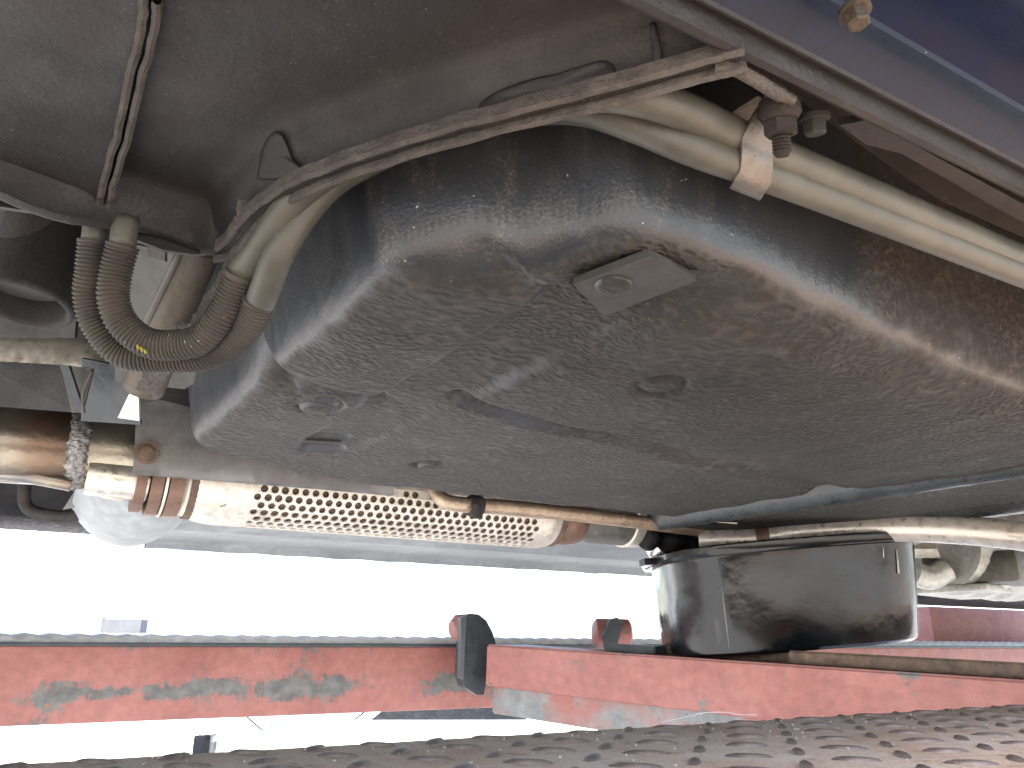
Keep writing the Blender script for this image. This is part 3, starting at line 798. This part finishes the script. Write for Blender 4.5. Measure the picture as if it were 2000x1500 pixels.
# exhaust -------------------------------------------------------------
e0, e1 = aty(-420, 828, 1.0), aty(280, 884, 1.0)
ER = (aty(150, 948, .985)-aty(150, 795, .985)).length/2
dirx = (e1-e0).normalized()
def exh_r(i, N): return ER
pp, _ = resample([e0, e1], .01)
exh = obj('exhaust_pipe', tube(pp, lambda i, N: ER*(1 if i < N*.8 else .965), 40), 'exhaust', car, 60, label='heat-stained exhaust pipe, blued and rusty around its weld')
wc = aty(152, 872, 1.0)
u_ = dirx.orthogonal().normalized(); w_ = dirx.cross(u_)
def weld_mesh():
    rr = []; n = 90
    for k in range(n+1):
        a = 2*PI*k/n; d_ = u_*math.cos(a)+w_*math.sin(a)
        of = mnoise.noise(Vector((math.cos(a)*9, math.sin(a)*9, 1)))*.004; row = []
        for j in range(9):
            b = PI*j/8; lump = 1+.5*mnoise.noise(Vector((math.cos(a)*14, math.sin(a)*14, j*.9)))
            row.append(wc+d_*(ER-.002+.006*math.sin(b)*lump)+dirx*(-math.cos(b)*.0095*(1+.2*lump)+of))
        rr.append(row)
    return loft(rr)
obj('weld_bead', weld_mesh(), 'weld', exh, 180)
# lower seam lip of the pipe
obj('seam_lip', tube(spline([aty(-60, 918, .990), aty(40, 926, .988), aty(110, 938, .985), aty(140, 944, .985)], 8), .009, 14), 'exhaust', exh, 180)
obj('outlet_sleeve', tube([aty(170, 925, .985), aty(290, 940, .985)], ER*.52, 26), 'alu', exh, 60)
# flange clamp
def obround(c, ax_, pts2, th):
    ax_ = Vector(ax_).normalized(); z_ = Vector((0, 0, 1)); s_ = ax_.cross(z_).normalized()
    return slab([Vector(c)+s_*a+z_*b for a, b in pts2], th, ax_)
def hexring(r): return [(r*math.cos(2*PI*k/16+.2)*1.15, r*math.sin(2*PI*k/16+.2)) for k in range(16)]
fc = aty(256, 928, 1.0)
flange = obj('exhaust_flange', obround(fc+dirx*.004, dirx, hexring(.042), .011), 'brown_metal', car, 30)
obj('flange_half', obround(fc+dirx*.019, dirx, hexring(.045), .013), 'brown_metal', flange, 30)
obj('flange_gasket', obround(fc+dirx*.0335, dirx, hexring(.0462), .003), 'cream_alu', flange, 30)
obj('flange_half', obround(fc+dirx*.038, dirx, hexring(.0468), .016), 'brown_metal', flange, 30)
# heat shield with the round bolt
sh = [[aty(268, 770, .895), aty(385, 800, .895), aty(560, 860, .895), aty(770, 900, .895)],
      [aty(266, 800, .898), aty(385, 830, .898), aty(560, 880, .898), aty(770, 910, .898)],
      [aty(262, 895, .905), aty(385, 908, .905), aty(560, 922, .905), aty(770, 940, .905)],
      [aty(258, 920, .908), aty(385, 930, .908), aty(560, 945, .908), aty(770, 962, .908)],
      [aty(256, 926, .912), aty(385, 937, .912), aty(560, 951, .912), aty(769, 968, .912)],
      [aty(256, 924, .93), aty(385, 935, .93), aty(560, 948, .93), aty(769, 965, .93)]]
shield = obj('heat_shield', loft(sheet_rows(sh)), 'alu_dull', car, 40, label='dull grey sheet heat shield with one round bolt')
obj('shield_bolt', join(tube([aty(288, 884, .903), aty(288, 884, .899)], .0125, 24), bolt(aty(286, 884, .899), (0, -1, -.1), .0068, .005, hexa=False)), 'rust_dark', shield, 40)
for px, py in ((577, 915),):
    a, b = aty(px, py-12, .9085), aty(px, py+18, .9105)
    obj('pressed_slot', tube(spline([a, (a+b)/2, b], 4), lambda i, N: .0055*(.5 if i in (0, N-1) else 1), 10), 'alu_dull', shield, 180)
# muffler: rust core under a perforated outer sheet
m0, m1 = aty(345, 928, 1.0), aty(1090, 1002, 1.0)
mdir = (m1-m0).normalized(); ML = (m1-m0).length
MR = .055
zv = Vector((0, 0, 1)); mz = (zv-mdir*zv.dot(mdir)).normalized(); my = mdir.cross(mz)    # my points away or towards; fix below
if my.y > 0: my = -my
def mpt(s, a, r): return m0+mdir*s+my*math.cos(a)*r-mz*math.sin(a)*r
muf = obj('muffler', tube([m0+mdir*.012, m1-mdir*.012], MR-.0042, 40), 'rust_dark', car, 60, label='exhaust muffler wrapped in a cream perforated sheet')
def perforated():
    vs, fs = [], []
    pitch, rows_ = .0124, 15
    da = pitch*.86/MR; a0 = math.radians(-22)
    s0, s1 = .080, .480
    K = 12
    nseg = lambda r_: range(int((s1-s0)/pitch))
    def add(p): vs.append(p); return len(vs)-1
    rng = random.Random(5)
    for r_ in range(rows_):
        aL, aH = a0+r_*da, a0+(r_+1)*da; am = (aL+aH)/2
        off = (pitch/2 if r_ % 2 else 0)
        skip_row = (r_ in (1,))
        for c_ in nseg(r_):
            sL = s0+off+c_*pitch; sH = sL+pitch; sm = (sL+sH)/2
            cnr = [add(mpt(sH, am, MR)), add(mpt(sH, aH, MR)), add(mpt(sm, aH, MR)), add(mpt(sL, aH, MR)), add(mpt(sL, am, MR)), add(mpt(sL, aL, MR)), add(mpt(sm, aL, MR)), add(mpt(sH, aL, MR))]
            hole = not skip_row and not (r_ == 0 and c_ % 2) and not (r_ == 2 and c_ % 3 == 2)
            if hole:
                hr = .0046*(1+rng.uniform(-.06, .06))
                hv = []
                for k in range(8):
                    t = 2*PI*k/8; hv.append(add(mpt(sm+hr*math.cos(t), am+hr*math.sin(t)/MR, MR-.0004)))
                for k in range(8): fs.append((cnr[k], cnr[(k+1) % 8], hv[(k+1) % 8], hv[k]))
                iv = [add(mpt(sm+hr*.96*math.cos(2*PI*k/8), am+hr*.96*math.sin(2*PI*k/8)/MR, MR-.0028)) for k in range(8)]
                for k in range(8): fs.append((hv[k], hv[(k+1) % 8], iv[(k+1) % 8], iv[k]))
            else: fs.append(tuple(cnr))
    aE = a0+rows_*da
    def patch(sa, sb, aa, ab, ns=6, na=14, rf=None):
        k0 = len(vs)
        for i in range(ns+1):
            for j in range(na+1):
                s_ = sa+(sb-sa)*i/ns; vs.append(mpt(s_, aa+(ab-aa)*j/na, rf(s_) if rf else MR))
        for i in range(ns):
            for j in range(na): fs.append((k0+i*(na+1)+j, k0+i*(na+1)+j+1, k0+(i+1)*(na+1)+j+1, k0+(i+1)*(na+1)+j))
    endl = lambda s_: MR-.012*max(0, (.05-s_)/.05)**2
    endr = lambda s_: MR-.016*max(0, (s_-(ML-.045))/.045)**2
    n_ = int((s1-s0)/pitch)
    patch(0, s0, math.radians(-120), math.radians(215), 16, 50, endl)
    patch(s0+n_*pitch+pitch*.5, ML, math.radians(-120), math.radians(215), 16, 50, endr)
    # half-pitch closing strips at the row ends
    for r_ in range(rows_):
        aL, aH = a0+r_*da, a0+(r_+1)*da
        if r_ % 2: sa, sb = s0, s0+pitch/2
        else: sa, sb = s0+n_*pitch, s0+n_*pitch+pitch/2
        patch(sa, sb, aL, aH, 1, 1)
    patch(s0, s0+n_*pitch+pitch*.5, math.radians(-120), a0, 6, 16)
    patch(s0, s0+n_*pitch+pitch*.5, aE, math.radians(215), 6, 10)
    return vs, fs
obj('perforated_sheet', perforated(), 'cream_alu', muf, 40, recalc=False)
# pipework behind the muffler
def cone(a, b, r1, r2, n=32): return tube([a, b], lambda i, N: r1 if i == 0 else r2, n)
obj('muffler_collar', tube([m1-mdir*.012, m1, m1+mdir*.012, m1+mdir*.03, m1+mdir*.034], lambda i, N: (.042, .046, .047, .044, .036)[i], 32), 'brown_metal', muf, 40)
obj('outlet_pipe', tube([m1+mdir*.03, m1+mdir*.06, m1+mdir*.12], lambda i, N: (.036, .041, .041)[i], 32), 'grey_sheet', car, 60)
obj('pipe_ring', tube([m1+mdir*.118, m1+mdir*.122, m1+mdir*.158, m1+mdir*.162], lambda i, N: (.036, .044, .042, .036)[i], 32), 'cream_alu', car, 40)
obj('rubber_hanger', tube(spline([aty(1258, 1048, .97), aty(1290, 1052, .97), aty(1330, 1060, .97), aty(1365, 1062, .97)], 6), lambda i, N: .018+.004*math.sin(i*.9), 14), 'black_plastic', car, 60)
jc = aty(1305, 1066, 1.02)
obj('bright_joint', tube([jc+mdir*(s_-.035) for s_ in np.linspace(0, .07, 15)], lambda i, N: .036*math.sin(PI*(i+1.2)/(N+1.4))**.5*(1-.04*(i % 2)), 32), 'bright_metal', car, 60)
obj('front_tube', tube(spline([aty(1340, 1085, 1.04), aty(1480, 1085, 1.04), aty(1640, 1072, 1.03), aty(1790, 1075, 1.0)], 8), .034, 26), 'pale_pipe', car, 60)
# thin return pipe and its rubber collar
pipe('return_pipe', [aty(838, 935, .93), aty(850, 958, .92), aty(868, 978, .91), aty(905, 986, .90), aty(980, 990, .90), aty(1100, 1002, .90), aty(1250, 1020, .90), aty(1400, 1040, .90), aty(1450, 1043, .90), aty(1520, 1034, .90), aty(1620, 1024, .90), aty(1760, 1018, .90)],
     .0098, 'small_pipe', car, label='thin brown-stained metal pipe')
obj('pipe_collar', tube(spline([aty(915, 988, .90), aty(928, 988, .90), aty(940, 989, .90)], 5), lambda i, N: (.0125+.003*math.sin(PI*i/(N-1))), 18), 'rubber', car, 60)
obj('collar_pin', tube([aty(930, 985, .885), aty(932, 1012, .885)], .006, 10), 'rubber', car, 60)
pipe('front_pipe', [atd(1365, 1056, 1.2), atd(1480, 1052, 1.18), atd(1560, 1040, 1.15), atd(1700, 1032, 1.10), atd(1850, 1034, 1.04), atd(2010, 1048, .98), atd(2200, 1075, .93)], .0185, 'pale_pipe', car, label='pale grey front exhaust pipe at the right', n=28)
obj('pipe_band', tube([atd(1482, 1052, 1.18), atd(1508, 1048, 1.172)], .0196, 24), 'brown_metal', car, 40)

# under-tray at the right end of the tank -------------------------------
tprof = [(-.055, .200), (-.052, .186), (-.046, .176), (-.036, .1705), (-.026, .1715), (-.018, .1765), (-.010, .1785), (.03, .1775), (.10, .1765), (.155, .1765), (.165, .172), (.180, .1675), (.196, .1675), (.206, .173), (.215, .1775), (.235, .1785), (.262, .178), (.266, .180), (.264, .195)]
trow = []
for y in np.linspace(.12, .90, 60):
    xb = .83+(.838-y)*.155-.02
    trow.append([V(xb+x_+(.0012*mnoise.noise(Vector((y*60, x_*40, 0)))), y, z_-.0045+.0010*mnoise.noise(Vector((y*50, x_*90, 4)))) for x_, z_ in tprof])
tray = obj('under_tray', loft(trow), 'black_gloss', car, 60, label='black plastic under-tray with a rolled front edge')
tdust = []
for y in np.linspace(.12, .89, 40):
    xb = .83+(.838-y)*.155-.02
    tdust.append([V(xb+x_, y, z_-.0057) for x_, z_ in ((-.004, .1785), (.03, .1775), (.10, .1765), (.150, .1765))])
obj('dusty_panel', loft(tdust), 'tank', tray, 60)

# far side of the underbody -----------------------------------------------
far = [[V(x, 1.06+.02*math.sin(x*5), .225), V(x, 1.075, .197), V(x, 1.10, .1835), V(x, 1.30, .181), V(x, 1.315, .176), V(x, 1.34, .176), V(x, 1.355, .181), V(x, 1.46, .179), V(x, 1.49, .174), V(x, 1.50, .166+.003*mnoise.noise(Vector((x*20, 1, 1)))), V(x, 1.512, .168), V(x, 1.53, .21), V(x, 1.56, .40)] for x in np.linspace(.14, 1.6, 80)]
obj('far_cover', loft(far), 'far_cover', car, 60, label='grey plastic cover along the far side of the underbody')
lobe = []
for i in range(13):
    a = PI*i/12
    lobe.append([V(.015+.145*j/12, 1.02-.0+.20*math.cos(a)*math.sin(PI*(j+.6)/13.2)**.4+.16, .214-.080*math.sin(a)*math.sin(PI*(j+.6)/13.2)**.45) for j in range(13)])
obj('tank_lobe', loft(lobe), 'far_cover', car, 180)
obj('rear_valance', loft([[V(x, 1.30, .26), V(x, 1.32, .215), V(x, 1.40, .190), V(x, 1.50, .183), V(x, 1.53, .19), V(x, 1.56, .3)] for x in np.linspace(-1.4, .24, 30)]), 'black_plastic', car, 50)
pipe('sensor_cable', [atd(48, 940, 1.05), atd(50, 985, 1.05), atd(75, 1002, 1.05), atd(130, 1008, 1.05), atd(175, 1002, 1.05)], .008, 'rubber', car, 12)
obj('cable_clip', slab([atd(150, 952, 1.02), atd(165, 955, 1.02), atd(150, 990, 1.02), atd(122, 996, 1.02)], .004), 'grey_sheet', car, 30)
obj('flange_tab', slab([aty(198, 952, .99), aty(245, 958, .99), aty(240, 976, .99), aty(200, 970, .99)], .012), 'cream_alu', car, 30)
# engine end at the right -------------------------------------------------
ec = atd(1905, 1075, 1.5)
obj('gearbox', tube([ec+Vector((-.11+.02*i, .015*i*0, 0)) for i in range(14)], lambda i, N: (.075, .085, .088, .082, .088, .09, .084, .09, .092, .086, .092, .09, .085, .07)[i], 30), 'engine_alu', car, 40)
obj('gearbox_sump', box(atd(1950, 1120, 1.5), .30, .16, .055, .2, .01), 'engine_dark', car, 40)
obj('sump_flange', box(atd(1900, 1165, 1.5)+Vector((0, 0, .008)), .26, .14, .012, .2, .003), 'engine_alu', car, 40)
obj('front_shield_panel', loft([[atd(px, 1035, 1.42), atd(px, 1052, 1.42), atd(px+6, 1072, 1.40), atd(px+12, 1090, 1.42)] for px in range(1690, 1840, 15)]), 'cream_alu', car, 50)
obj('mount_bracket', tube(spline([atd(1785, 1120, 1.42), atd(1815, 1128, 1.42), atd(1850, 1112, 1.42)], 5), .022, 16), 'engine_alu', car, 60)
obj('front_lip', box(V(2.55, 1.30, .145), 1.3, .30, .045, .0, .012), 'black_plastic', car, 40)
obj('shield_lip', slab([atd(1320, 1005, 1.12), atd(1440, 1013, 1.12), atd(1440, 1024, 1.12), atd(1320, 1012, 1.12)], .05), 'cream_alu', car, 30)
# body sides and roof above the floor (out of the picture; they throw the car's shade)
obj('body_shell', loft([[V(x, .06, .60), V(x, .10, .95), V(x, .28, 1.38), V(x, .80, 1.44), V(x, 1.33, 1.38), V(x, 1.52, .95), V(x, 1.56, .35)] for x in np.linspace(-1.5, 2.8, 12)]), 'navy', car, 30)

# ------------------------------------------------------------------ the lift
lift = empty('car_lift', (0, .2, 0), 'red four-post car lift with a rusty tread-plate runway in the foreground', 'car lift')
NE = .466       # far edge of the near runway
def runway_plate():
    xs = np.linspace(-.6, 3.2, 300); rows_ = []
    for x in xs:
        e = NE+.0012*mnoise.noise(Vector((x*60, 0, 3))); 
        rows_.append([V(x, -.16, -.05), V(x, .1, -.05), V(x, .3, -.05), V(x, e-.003, -.05), V(x, e, -.0515), V(x, e, -.058), V(x, e-.01, -.0585), V(x, -.16, -.0585)])
    return loft(rows_, True)
plate = obj('runway', runway_plate(), 'plate', lift, 40, label='near runway, rusty steel tread plate')
obj('runway_channel', box(V(1.3, .13, -.12), 3.8, .5, .12, 0, .004), 'red', plate, 40)
def lug_mesh():
    L, w, h = .0125, .0036, .0022
    n = 12; vs = []; fs = []
    for ring, (k, z) in enumerate(((1.0, 0), (.86, .55), (.6, .92), (.25, 1.0))):
        for i in range(n):
            a = 2*PI*i/n; vs.append(Vector((L*k*math.cos(a), w*k*math.sin(a)*(1-.25*math.cos(a)), h*z-.0002)))
    for r_ in range(3):
        for i in range(n): fs.append((r_*n+i, r_*n+(i+1) % n, (r_+1)*n+(i+1) % n, (r_+1)*n+i))
    fs.append(tuple(3*n+i for i in range(n)))
    return vs, fs
lm = None
lugs = []
sp_ = .0350
for i in range(-6, 60):
    for j in range(0, 14):
        x = i*sp_; y = NE-.014-j*sp_
        q = np.array([x, y, -.05]); dpt = q@FW
        if dpt < .12: continue
        px = 1000+F*(q@RT)/dpt; py = 750-F*(q@UPV)/dpt
        if -40 < px < 2060 and py < 1530: lugs.append((dpt, i, j, x, y))
lugs.sort(); lugs = lugs[:300]
for dpt, i, j, x, y in lugs:
    if lm is None:
        o = obj('tread_lug', lug_mesh(), 'lug', plate, 60); lm = o.data
    else:
        o = bpy.data.objects.new('tread_lug', lm); C.objects.link(o); o.parent = plate
    o.location = V(x+random.uniform(-.0008, .0008), y+random.uniform(-.0008, .0008), -.0492)-WL[plate.name]
    o.rotation_euler = (0, 0, math.radians(-45 if (i+j) % 2 else 45)+random.uniform(-.05, .05))
    s_ = random.uniform(.92, 1.06); o.scale = (s_, s_, random.uniform(.75, 1.1))
def crumbs():
    vs, fs = [], []
    rng = random.Random(11)
    for _ in range(420):
        x, y = rng.uniform(.05, 1.2), NE-.004-abs(rng.gauss(0, .10)); r_ = rng.choice((.0003, .0004, .0005, .0007, .0009))
        k = len(vs)
        for dx, dy, dz in ((1, 0, 0), (-1, .2, 0), (0, 1, .1), (.1, -1, 0), (0, 0, 1), (0, 0, -1)):
            vs.append(V(x+dx*r_*rng.uniform(.6, 1.3), y+dy*r_*rng.uniform(.6, 1.3), -.0495+r_*.5+dz*r_*.8))
        for a, b, c in ((0, 2, 4), (2, 1, 4), (1, 3, 4), (3, 0, 4), (2, 0, 5), (1, 2, 5), (3, 1, 5), (0, 3, 5)): fs.append((k+a, k+b, k+c))
    return vs, fs
obj('grit', crumbs(), 'crumb', plate, 0, kind='stuff')
pipe('hair_wire', [atz(1285, 1412, -.048), atz(1350, 1398, -.047), atz(1375, 1392, -.045), atz(1420, 1391, -.044), atz(1440, 1395, -.047), atz(1480, 1396, -.049)], .0002, 'rope', lift, 6)
# far runway
FY = 1.40
obj('far_runway', join(box(V(1.4, FY+.26, -.048), 4.6, .52, .108, 0, .004)), 'red_worn', lift, 40, label='far runway with scuffed red side')
obj('far_tread', box(V(1.4, FY+.27, .0075), 4.6, .49, .003), 'plate', lift, 0)
obj('far_runway_edge', box(V(1.4, FY+.004, .0085), 4.6, .012, .006, 0, .001), 'black_steel', lift, 40)
def rope():
    pth = [V(x, FY+.035, .0135) for x in np.linspace(-.9, 3.4, 1400)]; n = 12
    return tube(pth, .010, n, shape=lambda i, k: 1+.14*math.cos(3*(2*PI*k/n)-i*.55))
obj('steel_rope', rope(), 'rope', lift, 180, label='pale twisted steel rope lying along the far runway')
obj('far_cross_beam', box(V(2.95, FY+.25, .075), 1.0, .12, .115, 0, .006), 'red', lift, 40, label='bright red cross beam at the far right')

# ------------------------------------------------------------------ jacking beam between the runways
jb = empty('jacking_beam', V(.79, .85, -.1), 'faded pinkish-red jacking beam spanning the lift, black hook at its left end', 'jack beam')
bd = np.array([-.233, .971, .047]); BV = Vector(bd.tolist())
P0 = V(.687, 1.28, .010); side = Vector((BV.y, -BV.x, 0)).normalized()
zz = side.cross(BV).normalized()
if zz.z < 0: zz = -zz
def beam(t0, t1, top, bot, w0, w1, bev=.003):
    """box along the beam: t metres from the hook end towards the near runway"""
    a, b = P0-BV*t0, P0-BV*t1; vs = []
    for p in (a, b):
        for s_, h in ((w0, top), (w1, top), (w1, bot), (w0, bot)): vs.append(p+side*s_+zz*h)
    bm = bmesh.new(); bv = [bm.verts.new(v) for v in vs]
    for f in ((0, 1, 2, 3), (7, 6, 5, 4), (0, 4, 5, 1), (1, 5, 6, 2), (2, 6, 7, 3), (3, 7, 4, 0)): bm.faces.new([bv[i] for i in f])
    bmesh.ops.recalc_face_normals(bm, faces=bm.faces); bmesh.ops.bevel(bm, geom=bm.edges[:], offset=bev, segments=2, affect='EDGES')
    bm.verts.index_update(); r_ = ([v.co.copy() for v in bm.verts], [tuple(v.index for v in f.verts) for f in bm.faces]); bm.free(); return r_
obj('outer_beam', beam(0, .92, 0, -.068, 0, .10), 'red', jb, 40)
obj('inner_beam', beam(-.02, .92, -.069, -.116, .036, .09), 'worn_steel', jb, 40, label='lower beam, greyed where the paint is worn')
obj('slide_bar', beam(.56, .90, .016, .001, .012, .035, .002), 'rust_dark', jb, 40)
obj('slide_bar', beam(.30, .90, .013, .001, .06, .09, .002), 'rust_dark', jb, 40)
# hook bracket at the far end
def hook():
    pts = [(905, 1205), (918, 1198), (935, 1200), (950, 1212), (962, 1235), (970, 1262), (955, 1300), (950, 1330), (945, 1357), (930, 1357), (908, 1342), (900, 1320), (902, 1260)]
    return slab([aty(px, py, 1.315) for px, py in pts], .05, (.25, 1, 0))
obj('hook_bracket', hook(), 'black_steel', jb, 35)
obj('hook_edge', slab([aty(px, py, 1.31) for px, py in ((900, 1206), (912, 1200), (908, 1262), (906, 1330), (900, 1322), (901, 1262))], .03, (.25, 1, 0)), 'grey_block', jb, 35)
obj('roller', tube([aty(882, 1228, 1.36), aty(892, 1227, 1.36), aty(915, 1226, 1.36)], lambda i, N: (.014, .024, .025)[i], 22), 'red', jb, 40)
r2 = aty(1197, 1238, 1.22)
obj('roller', tube([r2+Vector((-.032, .018, 0)), r2+Vector((-.026, .015, 0)), r2, r2+Vector((.026, -.012, 0)), r2+Vector((.03, -.014, 0))], lambda i, N: (.018, .027, .027, .026, .02)[i], 22), 'red', jb, 40)
obj('roller_bracket', slab([aty(px, py, 1.19) for px, py in ((1186, 1265), (1180, 1240), (1192, 1210), (1206, 1206), (1216, 1216), (1204, 1266))], .012, (.2, 1, 0)), 'black_steel', jb, 30)
obj('beam_stop', beam(.24, .34, .012, .001, .03, .06, .002), 'black_steel', jb, 40)

# ------------------------------------------------------------------ oil drain pan
pan = empty('drain_pan', V(.985, .885, 0), 'glossy black plastic oil drain pan standing on the jacking beam', 'drain pan')
pcx = V(.985, .885, .004)
def pan_pt(a, rx, h, out=0):
    n = 3.0
    ca, sa = math.cos(a), math.sin(a)
    k = (abs(ca)**n+abs(sa)**n)**(-1/n)
    lx, ly = ca*k*rx, sa*k*rx*.95
    # axes: across the picture and away from the eye; it stands tilted, its right side a little higher
    p = Vector((RT[0]*lx+FH[0]*ly, RT[1]*lx+FH[1]*ly, h+lx*.075+ly*.02))
    return pcx+p
def pan_body():
    prof_ = [(.150, .002), (.166, .0), (.172, .004), (.174, .012), (.178, .05), (.182, .10), (.184, .126), (.185, .131), (.196, .132), (.199, .136), (.199, .144), (.196, .146), (.181, .145), (.178, .126), (.168, .012), (.150, .008)]
    rr = []; n = 96
    for k in range(n+1):
        a = 2*PI*k/n; rr.append([pan_pt(a, r_, h) for r_, h in prof_])
    vs, fs = loft(rr)
    c = len(vs); vs.append(pcx+Vector((0, 0, .002)))
    m = len(prof_)
    for k in range(n): fs.append((c, k*m, (k+1)*m))
    return vs, fs
obj('pan_body', pan_body(), 'pan', pan, 40)
# moulded corner edges and the handle lug on the left of the rim
for a in (math.radians(232), math.radians(322)):
    obj('corner_edge', tube([pan_pt(a, .1735, .010), pan_pt(a, .1785, .06), pan_pt(a, .1845, .128)], .0010, 8), 'pan_edge', pan, 180)
obj('rim_lug', slab([pan_pt(math.radians(t), r_, .133) for t, r_ in ((188, .196), (198, .196), (198, .216), (188, .216))], .010, (0, 0, 1)), 'pan', pan, 30)
# spilled oil hanging off the rim
for a_, h0, h1, r_ in ((299, .128, .112, .0012), (305.5, .122, .090, .0016)):
    a = math.radians(a_)
    obj('oil_drip', tube([pan_pt(a, .1842, h0), pan_pt(a, .1836, (h0+h1)/2), pan_pt(a, .1822, h1)], lambda i, N: r_*(.6, .7, 1.0)[i], 8), 'drip', pan, 180)

# ------------------------------------------------------------------ yard beyond the lift
MT['glass_bright'] = grimy('glass_bright', (.8, .82, .84), (.85, .86, .87), 8, .05, .9)
def parked(name, loc, rz, label, glass='glass_dark', mirrors=True):
    root = empty(name, loc, label, 'car', 'cars parked in the yard')
    ca, sa = math.cos(rz), math.sin(rz)
    def T(x, y, z): return Vector((loc[0]+x*ca-y*sa, loc[1]+x*sa+y*ca, loc[2]+z))
    low = [(-2.1, .3), (-2.12, .55), (-2.0, .82), (-1.2, .93), (1.4, .95), (2.0, .9), (2.1, .6), (2.08, .3)]
    up = [(-1.15, .93), (-.55, 1.40), (.2, 1.46), (.95, 1.40), (1.45, .95)]
    def ext(prf, w, w2):
        n = len(prf); vs = [T(x, -(w if z < .97 else w2), z) for x, z in prf]+[T(x, (w if z < .97 else w2), z) for x, z in prf]
        return vs, [tuple(range(n)), tuple(range(2*n-1, n-1, -1))]+[(i, (i+1) % n, n+(i+1) % n, n+i) for i in range(n)]
    obj('body', ext(low, .86, .86), 'white_paint', root, 30)
    obj('cabin', ext(up, .80, .62), 'white_paint', root, 30)
    for s_ in (-1, 1):
        for xs_ in (((-.98, .985), (-.52, 1.34), (.12, 1.39), (.12, .985)), ((.2, .985), (.2, 1.39), (.85, 1.345), (1.2, .985))):
            pts = [T(x, s_*(.80-(z-.93)/.5*.19+.004), z) for x, z in xs_]
            obj('side_window', slab(pts, .012, (-sa*s_, ca*s_, 0)), glass, root, 0)
        for xw in (-1.3, 1.3):
            c = T(xw, s_*.78, .31); w = obj('wheel', tube([c-Vector((-sa, ca, 0))*.1, c+Vector((-sa, ca, 0))*.1], .31, 24), 'tyre', root, 40)
            obj('rim', tube([c-Vector((-sa, ca, 0))*.105, c+Vector((-sa, ca, 0))*.105], .19, 20), 'alu_dull', w, 40)
        if mirrors: m_ = T(-.85, s_*.97, .93); obj('wing_mirror', box(m_, .10, .18, .12, rz, .02), 'glass_dark', root, 40)
    obj('windscreen', slab([T(-1.12, -.62, .97), T(-.60, -.56, 1.36), T(-.60, .56, 1.36), T(-1.12, .62, .97)], .01, (-ca, -sa, .7)), glass, root, 0)
    return root
q = atd(900, 1400, 5.6); parked('parked_car', (q.x+.68, q.y+.52, 0), PH-PI/2+.02, 'white parked car with dark windows, seen under the red runway beam', mirrors=False)
q = atd(398, 1471, 4.6); rz_ = PH-PI/2+PI+.12
mx, my_ = -.85, .97          # its near wing mirror shows between beam and tread plate
parked('parked_car', (q.x-(mx*math.cos(rz_)-my_*math.sin(rz_)), q.y-(mx*math.sin(rz_)+my_*math.cos(rz_)), 0), rz_, 'white parked car at the lower left, only its dark wing mirror standing out', 'glass_bright')
# low building across the yard
bq = atd(-250, 1240, 16)
def facing(c, wx, h0, h1, dep):
    c = Vector((c[0], c[1], 0)); r = Vector(RT.tolist()); f = Vector(FH.tolist())
    pts = [c-r*wx/2, c+r*wx/2, c+r*wx/2+f*dep, c-r*wx/2+f*dep]
    vs = [p+Vector((0, 0, h0)) for p in pts]+[p+Vector((0, 0, h1)) for p in pts]
    return vs, [(0, 1, 2, 3), (7, 6, 5, 4), (0, 1, 5, 4), (1, 2, 6, 5), (2, 3, 7, 6), (3, 0, 4, 7)]
bld = empty('building', (bq.x, bq.y, 0), 'pale low building with a green-tinted glazed band beyond the lift', 'building')
obj('wall', facing(bq, 9.4, 0, 4.6, 6), 'wall', bld, 0)
f_ = Vector(FH.tolist())
gq = atd(90, 1224, 15.8)
obj('green_band', facing(gq, 2.2, ZC+.33, ZC+.63, .15), 'green_panel', bld, 0)
kq = atd(236, 1226, 15.7)
obj('grey_post_end', facing(kq, .78, ZC+.33, ZC+.58, .3), 'grey_block', bld, 0)
# slack cable behind the lift
wq = spline([atd(722, 1096, 1.9), atd(760, 1118, 1.9), atd(830, 1180, 1.88), atd(890, 1236, 1.85)], 8)
cb = obj('thin_cable', tube(wq, .0008, 6), 'rope', None, 180)
tag(cb, 'thin pale cable hanging slantwise behind the red beam', 'cable')
